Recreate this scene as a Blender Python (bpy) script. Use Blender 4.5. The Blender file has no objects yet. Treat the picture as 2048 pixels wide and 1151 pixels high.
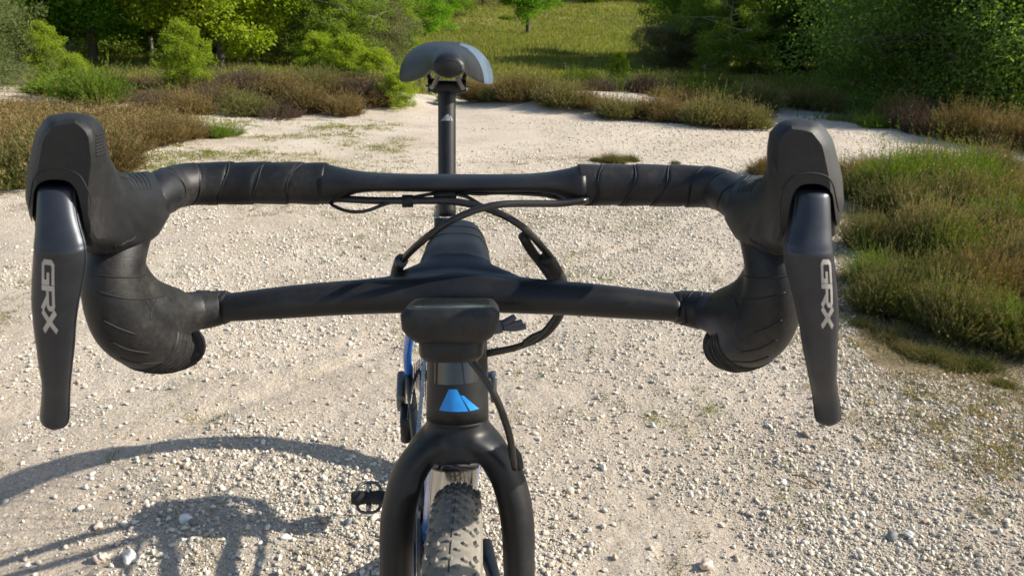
import bpy, bmesh, math, random
import numpy as np
from mathutils import Vector, Matrix
from mathutils.bvhtree import BVHTree

rnd = random.Random(7)
rng = np.random.default_rng(7)
R_ = math.radians
sc = bpy.context.scene
COL = sc.collection

# ------------------------------------------------------------ camera
FPX = 1540.0
CAM = np.array([-.0189, -.4087, 1.0448])
PITCH, YAW, ROLL = R_(19.177), R_(6.051), R_(1.936)
_f = np.array([math.sin(YAW)*math.cos(PITCH), math.cos(YAW)*math.cos(PITCH), -math.sin(PITCH)])
_r = np.array([math.cos(YAW), -math.sin(YAW), 0.])
_u = np.cross(_r, _f)
CR = _r*math.cos(ROLL) + _u*math.sin(ROLL)
CU = _u*math.cos(ROLL) - _r*math.sin(ROLL)
CF = _f
cd = bpy.data.cameras.new('camera')
cam = bpy.data.objects.new('camera', cd)
COL.objects.link(cam)
m = Matrix([[CR[i], CU[i], -CF[i]] for i in range(3)]).to_4x4()
m.translation = Vector(CAM)
cam.matrix_world = m
cd.sensor_width = 6.4
cd.lens = 6.4*FPX/2048
cd.clip_start = .02
cd.clip_end = 2000
cd.dof.use_dof = True
cd.dof.focus_distance = .85
cd.dof.aperture_fstop = 4.0
sc.camera = cam

# ------------------------------------------------------------ sky and sun
SUNV = Vector((1.5258, -.085, 1.0)).normalized()
world = bpy.data.worlds.new('World')
sc.world = world
world.use_nodes = True
wn = world.node_tree
wn.nodes.clear()
sky = wn.nodes.new('ShaderNodeTexSky')
sky.sky_type = 'NISHITA'
sky.sun_disc = False
sky.sun_elevation = math.asin(SUNV.z)
sky.sun_rotation = math.atan2(SUNV.x, SUNV.y)
sky.air_density = 1.2
sky.dust_density = 1.0
bg = wn.nodes.new('ShaderNodeBackground')
bg.inputs['Strength'].default_value = .10
wo = wn.nodes.new('ShaderNodeOutputWorld')
wn.links.new(sky.outputs[0], bg.inputs[0])
wn.links.new(bg.outputs[0], wo.inputs[0])
sd = bpy.data.lights.new('sun', 'SUN')
sd.energy = 5.0
sd.angle = R_(.6)
sd.color = (1, .925, .80)
sun = bpy.data.objects.new('sun', sd)
COL.objects.link(sun)
sun.rotation_euler = SUNV.to_track_quat('Z', 'Y').to_euler()
sc.view_settings.view_transform = 'Standard'
sc.view_settings.look = 'None'
sc.view_settings.exposure = .74
sc.view_settings.gamma = 1
sc.view_settings.use_curve_mapping = False
sc.cycles.max_bounces = 8
sc.cycles.diffuse_bounces = 5
sc.cycles.transmission_bounces = 6
sc.cycles.transparent_max_bounces = 8

# ------------------------------------------------------------ helpers
def tag(o, label=None, cat=None, group=None, kind=None):
    if label: o['label'] = label
    if cat: o['category'] = cat
    if group: o['group'] = group
    if kind: o['kind'] = kind
    return o

def empty(name, loc=(0, 0, 0), rz=0):
    o = bpy.data.objects.new(name, None)
    o.empty_display_size = .1
    o.location = loc
    o.rotation_euler = (0, 0, rz)
    COL.objects.link(o)
    return o

def raw_mesh(name, V, F, smooth=True):
    me = bpy.data.meshes.new(name)
    V = np.asarray(V, dtype=np.float32)
    if isinstance(F, np.ndarray):
        n = F.shape[1]
        me.vertices.add(len(V)); me.vertices.foreach_set('co', V.ravel())
        me.loops.add(F.size); me.loops.foreach_set('vertex_index', F.ravel().astype(np.int32))
        me.polygons.add(len(F))
        me.polygons.foreach_set('loop_start', np.arange(0, F.size, n, dtype=np.int32))
        me.update(calc_edges=True)
    else:
        me.from_pydata([tuple(map(float, v)) for v in V], [], [tuple(map(int, f)) for f in F])
    if smooth:
        me.polygons.foreach_set('use_smooth', np.ones(len(me.polygons), dtype=bool))
    me.update()
    return me

def obj(name, V, F, mat, parent=None, smooth=True, steered=False):
    if steered: V = steer(np.asarray(V, float))
    me = raw_mesh(name, V, F, smooth)
    me.materials.append(mat)
    o = bpy.data.objects.new(name, me)
    COL.objects.link(o)
    if parent: o.parent = parent
    return o

def obj_me(name, me, parent=None, loc=None, mat4=None):
    o = bpy.data.objects.new(name, me)
    COL.objects.link(o)
    if mat4 is not None: o.matrix_local = mat4
    elif loc is not None: o.location = loc
    if parent: o.parent = parent
    return o

# front assembly turns about the steering axis
AX0 = np.array([0, .048, .335]); AXD = np.array([0, math.cos(R_(72.5)), math.sin(R_(72.5))])
SD = R_(-3.83)
def steer(P, d=SD):
    P = np.atleast_2d(np.asarray(P, float)); v = P - AX0
    return AX0 + v*math.cos(d) + np.cross(AXD, v)*math.sin(d) + AXD*(v@AXD)[:, None]*(1-math.cos(d))
def unsteer(P): return steer(P, -SD)
_Cb = unsteer(CAM)[0]
def at(px, py, yb):
    """point of the bar frame lying at depth yb and seen at photo pixel px, py"""
    d = CR*(px-1024)/FPX - CU*(py-575.5)/FPX + CF
    db = unsteer(CAM + d)[0] - _Cb
    return _Cb + db*(yb-_Cb[1])/db[1]
def atw(px, py, y):
    d = CR*(px-1024)/FPX - CU*(py-575.5)/FPX + CF
    return CAM + d*(y-CAM[1])/d[1]

def catmull(P, n=8, closed=False):
    P = np.asarray(P, float); N = len(P); out = []
    for i in range(N if closed else N-1):
        p1, p2 = P[i], P[(i+1) % N]
        p0 = P[(i-1) % N] if closed or i > 0 else 2*p1-p2
        p3 = P[(i+2) % N] if closed or i < N-2 else 2*p2-p1
        for k in range(n):
            t = k/n
            out.append(.5*((2*p1)+(-p0+p2)*t+(2*p0-5*p1+4*p2-p3)*t*t+(-p0+3*p1-3*p2+p3)*t**3))
    if not closed: out.append(P[-1])
    return np.array(out)

def resample(P, step):
    d = np.r_[0, np.cumsum(np.linalg.norm(np.diff(P[:, :3], axis=0), axis=1))]
    n = max(2, int(round(d[-1]/step))+1); s = np.linspace(0, d[-1], n)
    return np.stack([np.interp(s, d, P[:, k]) for k in range(P.shape[1])], 1), s

def grid_faces(nr, ns, closed=True):
    i = np.arange(nr-1)[:, None]; j = np.arange(ns if closed else ns-1)[None]
    a = i*ns+j; b = i*ns+(j+1) % ns
    return np.stack([a, b, b+ns, a+ns], -1).reshape(-1, 4)

def frames(P, up=(0, 0, 1)):
    T = np.gradient(P, axis=0); T /= np.linalg.norm(T, axis=1)[:, None]+1e-12
    n = np.array(up, float); n -= T[0]*(n@T[0])
    if np.linalg.norm(n) < 1e-3:
        n = np.array([1., 0, 0]); n -= T[0]*(n@T[0])
    n /= np.linalg.norm(n); N = [n]
    for i in range(1, len(P)):
        n = N[-1]-T[i]*(N[-1]@T[i]); n /= np.linalg.norm(n); N.append(n)
    N = np.array(N); B = np.cross(T, N)
    return T, N, B

def tube(P, r, ns=16, rb=None, prof=None, up=(0, 0, 1), cap=True, sq=2.0):
    """P (n,3) path; r radius along N (up), rb along B"""
    P = np.asarray(P, float); n = len(P)
    r = np.broadcast_to(np.asarray(r, float), (n,)); rb = r if rb is None else np.broadcast_to(np.asarray(rb, float), (n,))
    T, N, B = frames(P, up); th = np.linspace(0, 2*np.pi, ns, endpoint=False)
    c, s = np.cos(th), np.sin(th)
    if sq != 2:
        c = np.sign(c)*abs(c)**(2/sq); s = np.sign(s)*abs(s)**(2/sq)
    M = np.ones((n, ns)) if prof is None else prof
    V = P[:, None]+N[:, None]*(r[:, None]*M*c)[..., None]+B[:, None]*(rb[:, None]*M*s)[..., None]
    V = V.reshape(-1, 3); F = [tuple(f) for f in grid_faces(n, ns)]
    if cap:
        F.append(tuple(range(ns))[::-1]); F.append(tuple(range((n-1)*ns, n*ns)))
    return V, F

def tubec(P, r, ns=16, step=.01, **k):
    """tube along a smoothed path; control rows x, y, z, radius (, radius b)"""
    P = np.asarray(P, float)
    if P.shape[1] == 3: P = np.c_[P, np.full(len(P), r)]
    Q, s = resample(catmull(P, 10), step)
    return tube(Q[:, :3], Q[:, 3], ns, rb=Q[:, 4] if Q.shape[1] > 4 else None, **k)

def merge(parts):
    V = []; F = []; o = 0
    for v, f in parts:
        V.append(np.asarray(v, float)); F += [tuple(i+o for i in q) for q in f]; o += len(v)
    return np.concatenate(V), F

def box(c, s, rot=None):
    v = np.array([[x, y, z] for x in (-.5, .5) for y in (-.5, .5) for z in (-.5, .5)])*np.array(s)
    if rot is not None: v = v@np.array(rot).T
    return v+np.array(c), [(0, 1, 3, 2), (4, 6, 7, 5), (0, 4, 5, 1), (2, 3, 7, 6), (0, 2, 6, 4), (1, 5, 7, 3)]

def rbox(name, c, s, mat, parent=None, rot=None, bev=.002, steered=False, seg=2):
    V, F = box(c, s, rot)
    o = obj(name, V, F, mat, parent, smooth=True, steered=steered)
    bm = bmesh.new(); bm.from_mesh(o.data)
    bmesh.ops.recalc_face_normals(bm, faces=bm.faces)
    bmesh.ops.bevel(bm, geom=bm.edges[:], offset=bev, segments=seg, affect='EDGES', profile=.5)
    bm.to_mesh(o.data); bm.free()
    o.data.polygons.foreach_set('use_smooth', np.ones(len(o.data.polygons), dtype=bool))
    return o

def rotx(a): c, s = math.cos(a), math.sin(a); return np.array([[1, 0, 0], [0, c, -s], [0, s, c]])
def roty(a): c, s = math.cos(a), math.sin(a); return np.array([[c, 0, s], [0, 1, 0], [-s, 0, c]])
def rotz(a): c, s = math.cos(a), math.sin(a); return np.array([[c, -s, 0], [s, c, 0], [0, 0, 1]])

def disc(c, r, x0, x1, ns=48, hole=0):
    """solid disc / ring around the X axis"""
    th = np.linspace(0, 2*np.pi, ns, endpoint=False); V = []
    for x, rr in ((x0, r), (x1, r), (x1, hole), (x0, hole)):
        V.append(np.stack([np.full(ns, c[0]+x), c[1]+rr*np.cos(th), c[2]+rr*np.sin(th)], 1))
    V = np.concatenate(V); F = []
    for k in range(4):
        a = k*ns; b = ((k+1) % 4)*ns
        for j in range(ns): F.append((a+j, a+(j+1) % ns, b+(j+1) % ns, b+j))
    return V, F

def apply_mods(o, mods):
    for typ, kw in mods:
        md = o.modifiers.new(typ, typ)
        for k, v in kw.items(): setattr(md, k, v)
    dg = bpy.context.evaluated_depsgraph_get(); dg.update()
    me = bpy.data.meshes.new_from_object(o.evaluated_get(dg))
    old = o.data; o.modifiers.clear(); o.data = me; bpy.data.meshes.remove(old)
    me.polygons.foreach_set('use_smooth', np.ones(len(me.polygons), dtype=bool))
    return o

def fuse(name, parts, mat, parent, voxel=.0016, it=8, steered=True):
    V, F = merge(parts)
    o = obj(name, V, F, mat, None, steered=steered)
    bm = bmesh.new(); bm.from_mesh(o.data); bmesh.ops.recalc_face_normals(bm, faces=bm.faces); bm.to_mesh(o.data); bm.free()
    apply_mods(o, [('REMESH', dict(mode='VOXEL', voxel_size=voxel, use_smooth_shade=True)), ('SMOOTH', dict(factor=.6, iterations=it))])
    o.parent = parent
    return o

def recalc(o):
    bm = bmesh.new(); bm.from_mesh(o.data); bmesh.ops.recalc_face_normals(bm, faces=bm.faces); bm.to_mesh(o.data); bm.free()
    return o

def bvh(o):
    return BVHTree.FromPolygons([v.co.copy() for v in o.data.vertices], [tuple(p.vertices) for p in o.data.polygons])

def drape_quads(name, quads, tree, direction, mat, parent, off=.0003, thick=.0002, n=6):
    """lay flat quads (world space corners) onto a surface found along direction"""
    V = []; F = []; d = Vector(direction).normalized()
    for q in quads:
        q = [np.array(p, float) for p in q]; base = len(V)
        for i in range(n+1):
            for j in range(n+1):
                a, b = i/n, j/n
                p = (q[0]*(1-a)+q[3]*a)*(1-b)+(q[1]*(1-a)+q[2]*a)*b
                h = tree.ray_cast(Vector(p)-d*.2, d)
                if h[0] is None: V.append(p)
                else: V.append(np.array(h[0]-d*off))
        for i in range(n):
            for j in range(n):
                k = base+i*(n+1)+j; F.append((k, k+1, k+n+2, k+n+1))
    o = obj(name, np.array(V), F, mat, parent, smooth=True)
    return recalc(o)

# ------------------------------------------------------------ materials
def nmat(name): 
    mt = bpy.data.materials.new(name); mt.use_nodes = True
    nt = mt.node_tree; b = nt.nodes['Principled BSDF']
    return mt, nt, b
def N(nt, t, **k):
    n = nt.nodes.new(t)
    for a, v in k.items():
        if a in n.inputs.keys() if isinstance(a, str) else False: n.inputs[a].default_value = v
        else: setattr(n, a, v)
    return n
def noise(nt, scale, detail=4, rough=.6, obj_=True, vec=None):
    n = nt.nodes.new('ShaderNodeTexNoise'); n.inputs['Scale'].default_value = scale
    n.inputs['Detail'].default_value = detail; n.inputs['Roughness'].default_value = rough
    if vec is None:
        tc = nt.nodes.new('ShaderNodeTexCoord'); vec = tc.outputs['Object']
    nt.links.new(vec, n.inputs['Vector'])
    return n.outputs['Fac']
def ramp(nt, fac, stops):
    r = nt.nodes.new('ShaderNodeValToRGB'); e = r.color_ramp.elements
    while len(e) < len(stops): e.new(.5)
    for i, (p, c) in enumerate(stops):
        e[i].position = p; e[i].color = (*c, 1) if len(c) == 3 else c
    nt.links.new(fac, r.inputs[0]); return r.outputs[0]
def mixc(nt, fac, a, b, blend='MIX'):
    n = nt.nodes.new('ShaderNodeMix'); n.data_type = 'RGBA'; n.blend_type = blend
    for s, v in ((n.inputs[0], fac), (n.inputs[6], a), (n.inputs[7], b)):
        if hasattr(v, 'is_linked'): nt.links.new(v, s)
        elif isinstance(v, (int, float)): s.default_value = v
        else: s.default_value = (*v, 1)
    return n.outputs[2]
def bump(nt, b, h, strength=.3, dist=.001, prev=None):
    n = nt.nodes.new('ShaderNodeBump'); n.inputs['Strength'].default_value = strength; n.inputs['Distance'].default_value = dist
    nt.links.new(h, n.inputs['Height'])
    if prev is not None: nt.links.new(prev, n.inputs['Normal'])
    nt.links.new(n.outputs[0], b.inputs['Normal']); return n.outputs[0]

def surf(name, col, rough=.5, metal=0., grain=0., gs=900., dust=0., dustcol=(.35, .30, .23), spec=.5, coat=0.):
    mt, nt, b = nmat(name)
    b.inputs['Roughness'].default_value = rough; b.inputs['Metallic'].default_value = metal
    b.inputs['Specular IOR Level'].default_value = spec
    b.inputs['Coat Weight'].default_value = coat; b.inputs['Coat Roughness'].default_value = .15
    c1 = tuple(x*.82 for x in col); c2 = tuple(min(1, x*1.2) for x in col)
    c = ramp(nt, noise(nt, 60, 5), [(.3, c1), (.7, c2)])
    if dust:
        f = ramp(nt, noise(nt, 28, 6, .7), [(.42, (0, 0, 0)), (.75, (dust,)*3)])
        f2 = ramp(nt, noise(nt, 260, 3, .7), [(.35, (.25,)*3), (.7, (1,)*3)])
        mm = nt.nodes.new('ShaderNodeMath'); mm.operation = 'MULTIPLY'; nt.links.new(f, mm.inputs[0]); nt.links.new(f2, mm.inputs[1])
        c = mixc(nt, mm.outputs[0], c, dustcol)
        rr = nt.nodes.new('ShaderNodeMapRange'); rr.inputs['To Min'].default_value = rough; rr.inputs['To Max'].default_value = min(1, rough+.35)
        nt.links.new(mm.outputs[0], rr.inputs['Value']); nt.links.new(rr.outputs[0], b.inputs['Roughness'])
    nt.links.new(c, b.inputs['Base Color'])
    if grain: bump(nt, b, noise(nt, gs, 2), grain, .0004)
    return mt

M = {}
M['frame_black'] = surf('matte_black_carbon', (.006, .0072, .0098), .45, dust=.05, grain=.06, gs=2500, spec=.36)
M['tape'] = surf('black_bar_tape', (.0062, .007, .0092), .46, grain=.4, gs=1300, dust=.14, spec=.36)
M['hood'] = surf('black_hood_rubber', (.0082, .0090, .0106), .56, grain=.35, gs=1500, dust=.07, spec=.36)
M['bezel'] = surf('black_hood_plastic', (.0075, .0082, .010), .44, grain=.25, gs=1800, dust=.06, spec=.36)
M['lever'] = surf('dark_grey_anodised', (.040, .044, .054), .38, metal=.6, grain=.12, gs=2600)
M['letter'] = surf('silver_print', (.40, .385, .36), .5)
M['dark'] = surf('black_void_plastic', (.006, .006, .007), .7)
M['cable'] = surf('black_cable_housing', (.012, .012, .013), .28, dust=.08)
M['rubber'] = surf('black_rubber', (.010, .0105, .012), .55, grain=.2, dust=.1, spec=.36)
M['tyre'] = surf('dusty_tyre_rubber', (.16, .147, .125), .9, dust=1.0, dustcol=(.37, .335, .27), grain=.4, gs=500)
M['knob'] = surf('dusty_knob_rubber', (.20, .182, .155), .9, dust=1.0, dustcol=(.41, .37, .30), grain=.4, gs=700)
M['blue'] = surf('blue_frame_paint', (.014, .14, .56), .28, coat=.5)
M['blue_badge'] = surf('blue_badge', (.012, .25, .72), .45)
M['gloss'] = surf('glossy_black_paint', (.010, .010, .014), .14, coat=.8)
M['steel'] = surf('steel', (.42, .42, .43), .32, metal=1., grain=.05, dust=.25)
M['grey'] = surf('grey_alloy', (.12, .125, .135), .4, metal=.7, dust=.3)
M['saddle'] = surf('black_saddle_cover', (.0075, .0085, .011), .44, grain=.3, gs=1400, dust=.06, spec=.36)
M['saddle_sky_panel'] = surf('saddle_panel_painted_sky_sheen', (.085, .115, .155), .36, grain=.1)  # saddle panel, with the sky's reflection painted into its light blue-grey
M['emblem_grey'] = surf('grey_emblem', (.22, .23, .25), .4)
M['greyblue'] = surf('greyblue_rubber', (.045, .055, .075), .5)
M['glass'] = surf('screen_glass', (.03, .03, .028), .12, coat=.5)
# ============================================================ the bicycle
bike = tag(empty('bicycle', (0, 0, 0)), 'blue and black gravel bicycle with double-deck drop handlebar standing on the pale gravel', 'bicycle')

def angle_ring(poly, n=72):
    """resample a star-shaped outline (k,2) by angle, softly rounded"""
    A0 = np.array(poly, float); P = catmull(A0, 6, True)
    Lp = np.concatenate([A0[i]+(np.roll(A0, -1, 0)[i]-A0[i])*(np.arange(6)/6)[:, None] for i in range(len(A0))])
    P = P*.12+Lp*.88; c = P.mean(0)
    d = P-c; a = np.arctan2(d[:, 1], d[:, 0]); r = np.hypot(d[:, 0], d[:, 1])
    o = np.argsort(a); a, r = a[o], r[o]
    t = np.linspace(-np.pi, np.pi, n, endpoint=False)
    rr = np.interp(t, np.r_[a[-1]-2*np.pi, a, a[0]+2*np.pi], np.r_[r[-1], r, r[0]])
    return c+np.stack([rr*np.cos(t), rr*np.sin(t)], 1)

def loft_px(slices, n=72, sub=5):
    """slices: (yb, [photo px outline]) -> closed mesh in the bar frame"""
    rings = []
    for yb, poly in slices:
        q = np.array([at(x, y, yb)[[0, 2]] for x, y in poly])
        g = angle_ring(q, n); rings.append(np.c_[g[:, 0], np.full(n, yb), g[:, 1]])
    rings = np.array(rings); k = len(rings)
    Q = catmull(rings.reshape(k, -1), sub).reshape(-1, n, 3)
    nr = len(Q); V = Q.reshape(-1, 3); F = [tuple(f) for f in grid_faces(nr, n)]
    F.append(tuple(range(n))[::-1]); F.append(tuple(range((nr-1)*n, nr*n)))
    return V, F

def mir(VF, s):
    V, F = VF
    if s > 0: return V, F
    V = np.array(V, float).copy(); V[:, 0] *= -1
    return V, [tuple(reversed(f)) for f in F]
def mp(P, s):
    P = np.array(P, float).copy()
    if s < 0: P[..., 0] *= -1
    return P

# ---- handlebar: upper bar, lower bar and stem moulded in one piece
def symx(p):
    return p
up_pts = []
for px, top, bot, y, rb in ((640, 326, 409, .150, .0165), (660, 328, 408, .150, .0165), (685, 335, 396, .150, .0162), (715, 342, 386, .149, .0158), (760, 346.5, 382, .148, .0155), (830, 348.5, 382, .147, .0155), (905, 349, 383, .147, .0155)):
    a, b = at(px, top, y), at(px, bot, y)
    up_pts.append([a[0], y, (a[2]+b[2])/2, (a[2]-b[2])/2*.955, rb*.97])
up_pts = np.array(up_pts)
xc = .0
half = up_pts.copy(); half[-1, 0] = 0
full = np.vstack([half, (half[:-1]*np.array([-1, 1, 1, 1, 1]))[::-1]])
Q, _ = resample(catmull(full, 8), .004)
upper = tube(Q[:, :3], Q[:, 3], 32, rb=Q[:, 4], cap=True)

lo = []
for px, top, bot, y, rb in ((445, 585, 644, .124, .0125), (460, 586, 641, .124, .0125), (560, 573, 636, .125, .013), (640, 565, 631, .127, .0135), (720, 559, 627, .129, .0145), (800, 551, 624, .133, .0165), (905, 540, 620, .137, .020)):
    a, b = at(px, top, y), at(px, bot, y)
    lo.append([a[0], y, (a[2]+b[2])/2, (a[2]-b[2])/2*.97, rb])
lo = np.array(lo); lo[-1, 0] = 0
full = np.vstack([lo, (lo[:-1]*np.array([-1, 1, 1, 1, 1]))[::-1]])
Q, _ = resample(catmull(full, 8), .004)
lower = tube(Q[:, :3], Q[:, 3], 32, rb=Q[:, 4], cap=True)
zc = lo[-1, 2]
st = [];
for y, hw, zt, zb in ((.128, .062, zc+.006, zc-.012), (.140, .056, zc+.0145, zc-.015), (.150, .043, zc+.0175, zc-.017), (.161, .0315, .8715, zc-.019), (.178, .0282, .8765, zc-.02), (.195, .0268, .8785, .825), (.215, .0245, .8805, .825), (.232, .0218, .8815, .826), (.243, .0170, .880, .829)):
    st.append((y, hw, zt, zb))
S = catmull(np.array(st), 4); n = 32; th = np.linspace(0, 2*np.pi, n, endpoint=False)
rings = []
for y, hw, zt, zb in S:
    c, s = np.cos(th), np.sin(th); e = 2/3.2
    rings.append(np.stack([hw*np.sign(c)*abs(c)**e, np.full(n, y), (zt+zb)/2+(zt-zb)/2*np.sign(s)*abs(s)**e], 1))
nr = len(rings)
stem = (np.concatenate(rings), [tuple(f) for f in grid_faces(nr, n)]+[tuple(range(n))[::-1], tuple(range((nr-1)*n, nr*n))])
fillets = []
hb = fuse('handlebar', [lower, stem], M['frame_black'], bike, voxel=.0015, it=22)
ub = obj('upper_bar', *upper, M['frame_black'], bike, steered=True)
# stem cap with its joint lines, steerer cover
capr = []
for y0, y1, dz in ((.196, .1965, .0006), (.214, .2145, .0006)):
    pass
def stem_groove(yy, name):
    k = np.interp(yy, S[:, 0], S[:, 1]); zt = np.interp(yy, S[:, 0], S[:, 2]); zb = np.interp(yy, S[:, 0], S[:, 3])
    t = np.linspace(R_(8), R_(172), 40); e = 2/3.2; c, s = np.cos(t), np.sin(t)
    P = np.stack([(k+.0001)*np.sign(c)*abs(c)**e, np.full(40, yy)+.006*np.cos(t*2+np.pi)*.3, (zt+zb)/2+(zt-zb)/2*abs(s)**e], 1)
    return obj(name, *tube(P, .0006, 6), M['dark'], bike, steered=True)
stem_groove(.199, 'joint_line'); stem_groove(.216, 'joint_line')

# ---- taped tubes
def taped(name, ctrl, s, pitch=.021, amp=.05, ns=40, lead=0., step=.0011, tilt=1.0, parent=bike, label=None, endcap=True):
    P = catmull(np.array(ctrl, float), 14); Q, d = resample(P, step)
    Q = mp(Q, s)
    th = np.linspace(0, 2*np.pi, ns, endpoint=False)
    ph = ((d[:, None]+lead)/pitch+tilt*th[None]/(2*np.pi)*1.0)
    wob = .06*np.sin(th*2+d[:, None]*37)+.04*np.sin(th*3-d[:, None]*91)
    f = (ph+wob) % 1.0
    step_ = np.where(f < .07, f/.07, 1-(f-.07)/.93)       # overlapped edge, then slope to the next wrap
    prof = 1-amp*.5+amp*step_+.006*np.sin(d[:, None]*300+th[None]*3)*np.sin(d[:, None]*77)
    prof = prof - .05*np.exp(-((f-.985)/.02)**2)-.05*np.exp(-((f-.0)/.015)**2)
    V, F = tube(Q[:, :3], Q[:, 3], ns, rb=Q[:, 4] if Q.shape[1] > 4 else None, prof=prof, cap=endcap)
    o = recalc(obj(name, V, F, M['tape'], parent, steered=True))
    T_, N_, B_ = frames(Q[:, :3]); tot = d[-1]; sv = []; t2 = np.linspace(0, 2*np.pi, 33)
    for k in range(-2, int((tot+lead)/pitch)+3):
        dd = k*pitch-lead-(tilt*t2/(2*np.pi)+.06*np.sin(t2*2+(k*pitch)*37)+.04*np.sin(t2*3-(k*pitch)*91))*pitch
        okk = (dd > .0005) & (dd < tot-.0005)
        if okk.sum() < 5: continue
        dd = dd[okk]; tt = t2[okk]
        def I(A): return np.stack([np.interp(dd, d, A[:, c]) for c in range(3)], 1)
        rr = np.interp(dd, d, Q[:, 3])*(1-amp*.5+amp*.25)
        P_ = I(Q[:, :3])+(I(N_)*np.cos(tt)[:, None]+I(B_)*np.sin(tt)[:, None])*rr[:, None]
        sv.append(tube(P_, .00055, 5))
    if sv:
        so = obj('wrap_edge', *merge(sv), M['dark'], o, steered=True)
    return o

def ctl(rows):
    out = []
    for px, py, y, rpx in rows:
        p = at(px, py, y); q = at(px, py-rpx, y); out.append([*p, (q[2]-p[2])])
    return np.array(out)

upt = ctl([(656, 367, .150, 36.5), (652, 367, .150, 41), (600, 366.5, .149, 41.5), (520, 366, .147, 42), (440, 367, .143, 42.5), (390, 368, .136, 42), (352, 373, .124, 42), (325, 385, .108, 42), (300, 402, .092, 40), (280, 420, .08, 38)])
lot = ctl([(459, 613.5, .125, 27), (454, 613.6, .125, 31), (440, 614.5, .125, 32.5), (398, 620, .119, 37.5), (352, 628, .103, 42), (305, 633, .080, 50), (268, 624, .068, 54), (240, 610, .060, 50)])
hook = ctl([(262, 440, .080, 46), (246, 478, .070, 50), (232, 520, .062, 54), (226, 565, .057, 57), (236, 612, .057, 60), (257, 652, .062, 62), (290, 676, .078, 60), (322, 688, .103, 54), (348, 692, .135, 46), (361, 692, .165, 41), (366, 692, .185, 39)])
hoodS = [
 (-.0095, [(73, 352), (86, 280), (108, 252), (152, 246), (176, 268), (182, 322), (176, 372), (176, 430), (185, 462), (172, 474), (140, 474), (95, 452), (70, 410)]),
 (-.0045, [(61, 347), (76, 274), (98, 240), (156, 234), (190, 260), (197, 308), (188, 350), (184, 392), (185, 440), (194, 477), (180, 487), (146, 484), (90, 466), (64, 436), (54, 395)]),
 (.006, [(53, 347), (70, 268), (94, 232), (136, 225), (180, 230), (205, 254), (212, 292), (209, 340), (204, 392), (204, 440), (212, 472), (196, 489), (150, 488), (92, 470), (62, 440), (51, 395)]),
 (.022, [(66, 345), (84, 272), (106, 243), (138, 232), (178, 235), (206, 255), (215, 292), (222, 340), (228, 395), (230, 445), (226, 480), (200, 497), (150, 492), (102, 470), (74, 435), (64, 392)]),
 (.036, [(84, 370), (100, 312), (124, 282), (150, 274), (186, 280), (213, 300), (228, 332), (244, 372), (254, 410), (256, 455), (245, 490), (210, 506), (160, 500), (115, 476), (90, 440), (82, 405)]),
 (.052, [(102, 395), (122, 350), (150, 328), (185, 322), (220, 332), (248, 352), (268, 380), (280, 412), (284, 450), (270, 486), (240, 506), (200, 510), (155, 498), (122, 470), (105, 432)]),
 (.070, [(130, 405), (150, 368), (180, 345), (218, 341), (256, 348), (286, 366), (306, 396), (314, 430), (306, 464), (285, 492), (250, 505), (205, 500), (165, 480), (138, 445)]),
 (.088, [(160, 412), (180, 374), (212, 351), (252, 345), (292, 352), (320, 375), (334, 406), (333, 440), (316, 470), (286, 492), (248, 494), (208, 482), (176, 452)]),
 (.104, [(200, 412), (222, 372), (256, 348), (296, 342), (330, 360), (345, 392), (341, 424), (322, 452), (288, 470), (250, 466), (220, 444)]),
 (.114, [(225, 406), (245, 372), (275, 352), (305, 350), (332, 366), (342, 392), (336, 420), (315, 440), (285, 450), (252, 440)]),
]
HOOD = loft_px(hoodS)
web = ctl([(232, 535, .066, 52), (252, 568, .070, 50), (290, 598, .078, 44), (350, 615, .104, 37)])
seams_j = [[(178, 545), (205, 551), (240, 554), (270, 553), (291, 549)], [(196, 583), (230, 592), (262, 597), (300, 596), (330, 590)], [(291, 600), (297, 611), (303, 622)], [(313, 598), (309, 610), (303, 622), (301, 640)],
 [(205, 640), (235, 655), (270, 668)], [(218, 680), (255, 698), (300, 706)], [(240, 715), (280, 726), (330, 724)]]
open_px = [(68, 560), (64, 480), (66, 400), (72, 374), (90, 361), (118, 359), (140, 365), (154, 384), (163, 420), (170, 455), (185, 490), (190, 560)]
seam_px = [(58, 415), (62, 385), (67, 360), (78, 344), (105, 337), (135, 339), (158, 350), (172, 372), (181, 400), (181, 432), (184, 452)]
lev_rows = [ # py, left px, right px, yb front, half thickness
 (367, 84, 137, .008, .0035), (365, 80, 141, .000, .005), (368, 77, 145, -.0065, .0055), (376, 75, 148, -.0105, .006), (392, 74, 149, -.0128, .006), (420, 73, 152, -.0158, .006), (450, 71, 158, -.0188, .006), (478, 68.5, 166, -.0220, .006), (492, 67, 169, -.0232, .006), (504, 66.5, 170, -.0240, .006), (530, 65, 170, -.0228, .006),
 (570, 62.5, 163, -.0205, .006), (610, 62.5, 155, -.0175, .006), (650, 66, 149.5, -.0135, .006), (690, 71.5, 147, -.0085, .0058), (730, 77, 143, -.0020, .0055), (765, 82.5, 139.5, .0050, .0052), (795, 82.5, 138, .0130, .005), (820, 80.5, 138, .0180, .0047), (842, 81, 136.5, .0200, .0042), (852, 88, 131, .0215, .0032), (857.5, 100, 120, .0235, .0015)]

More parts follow.
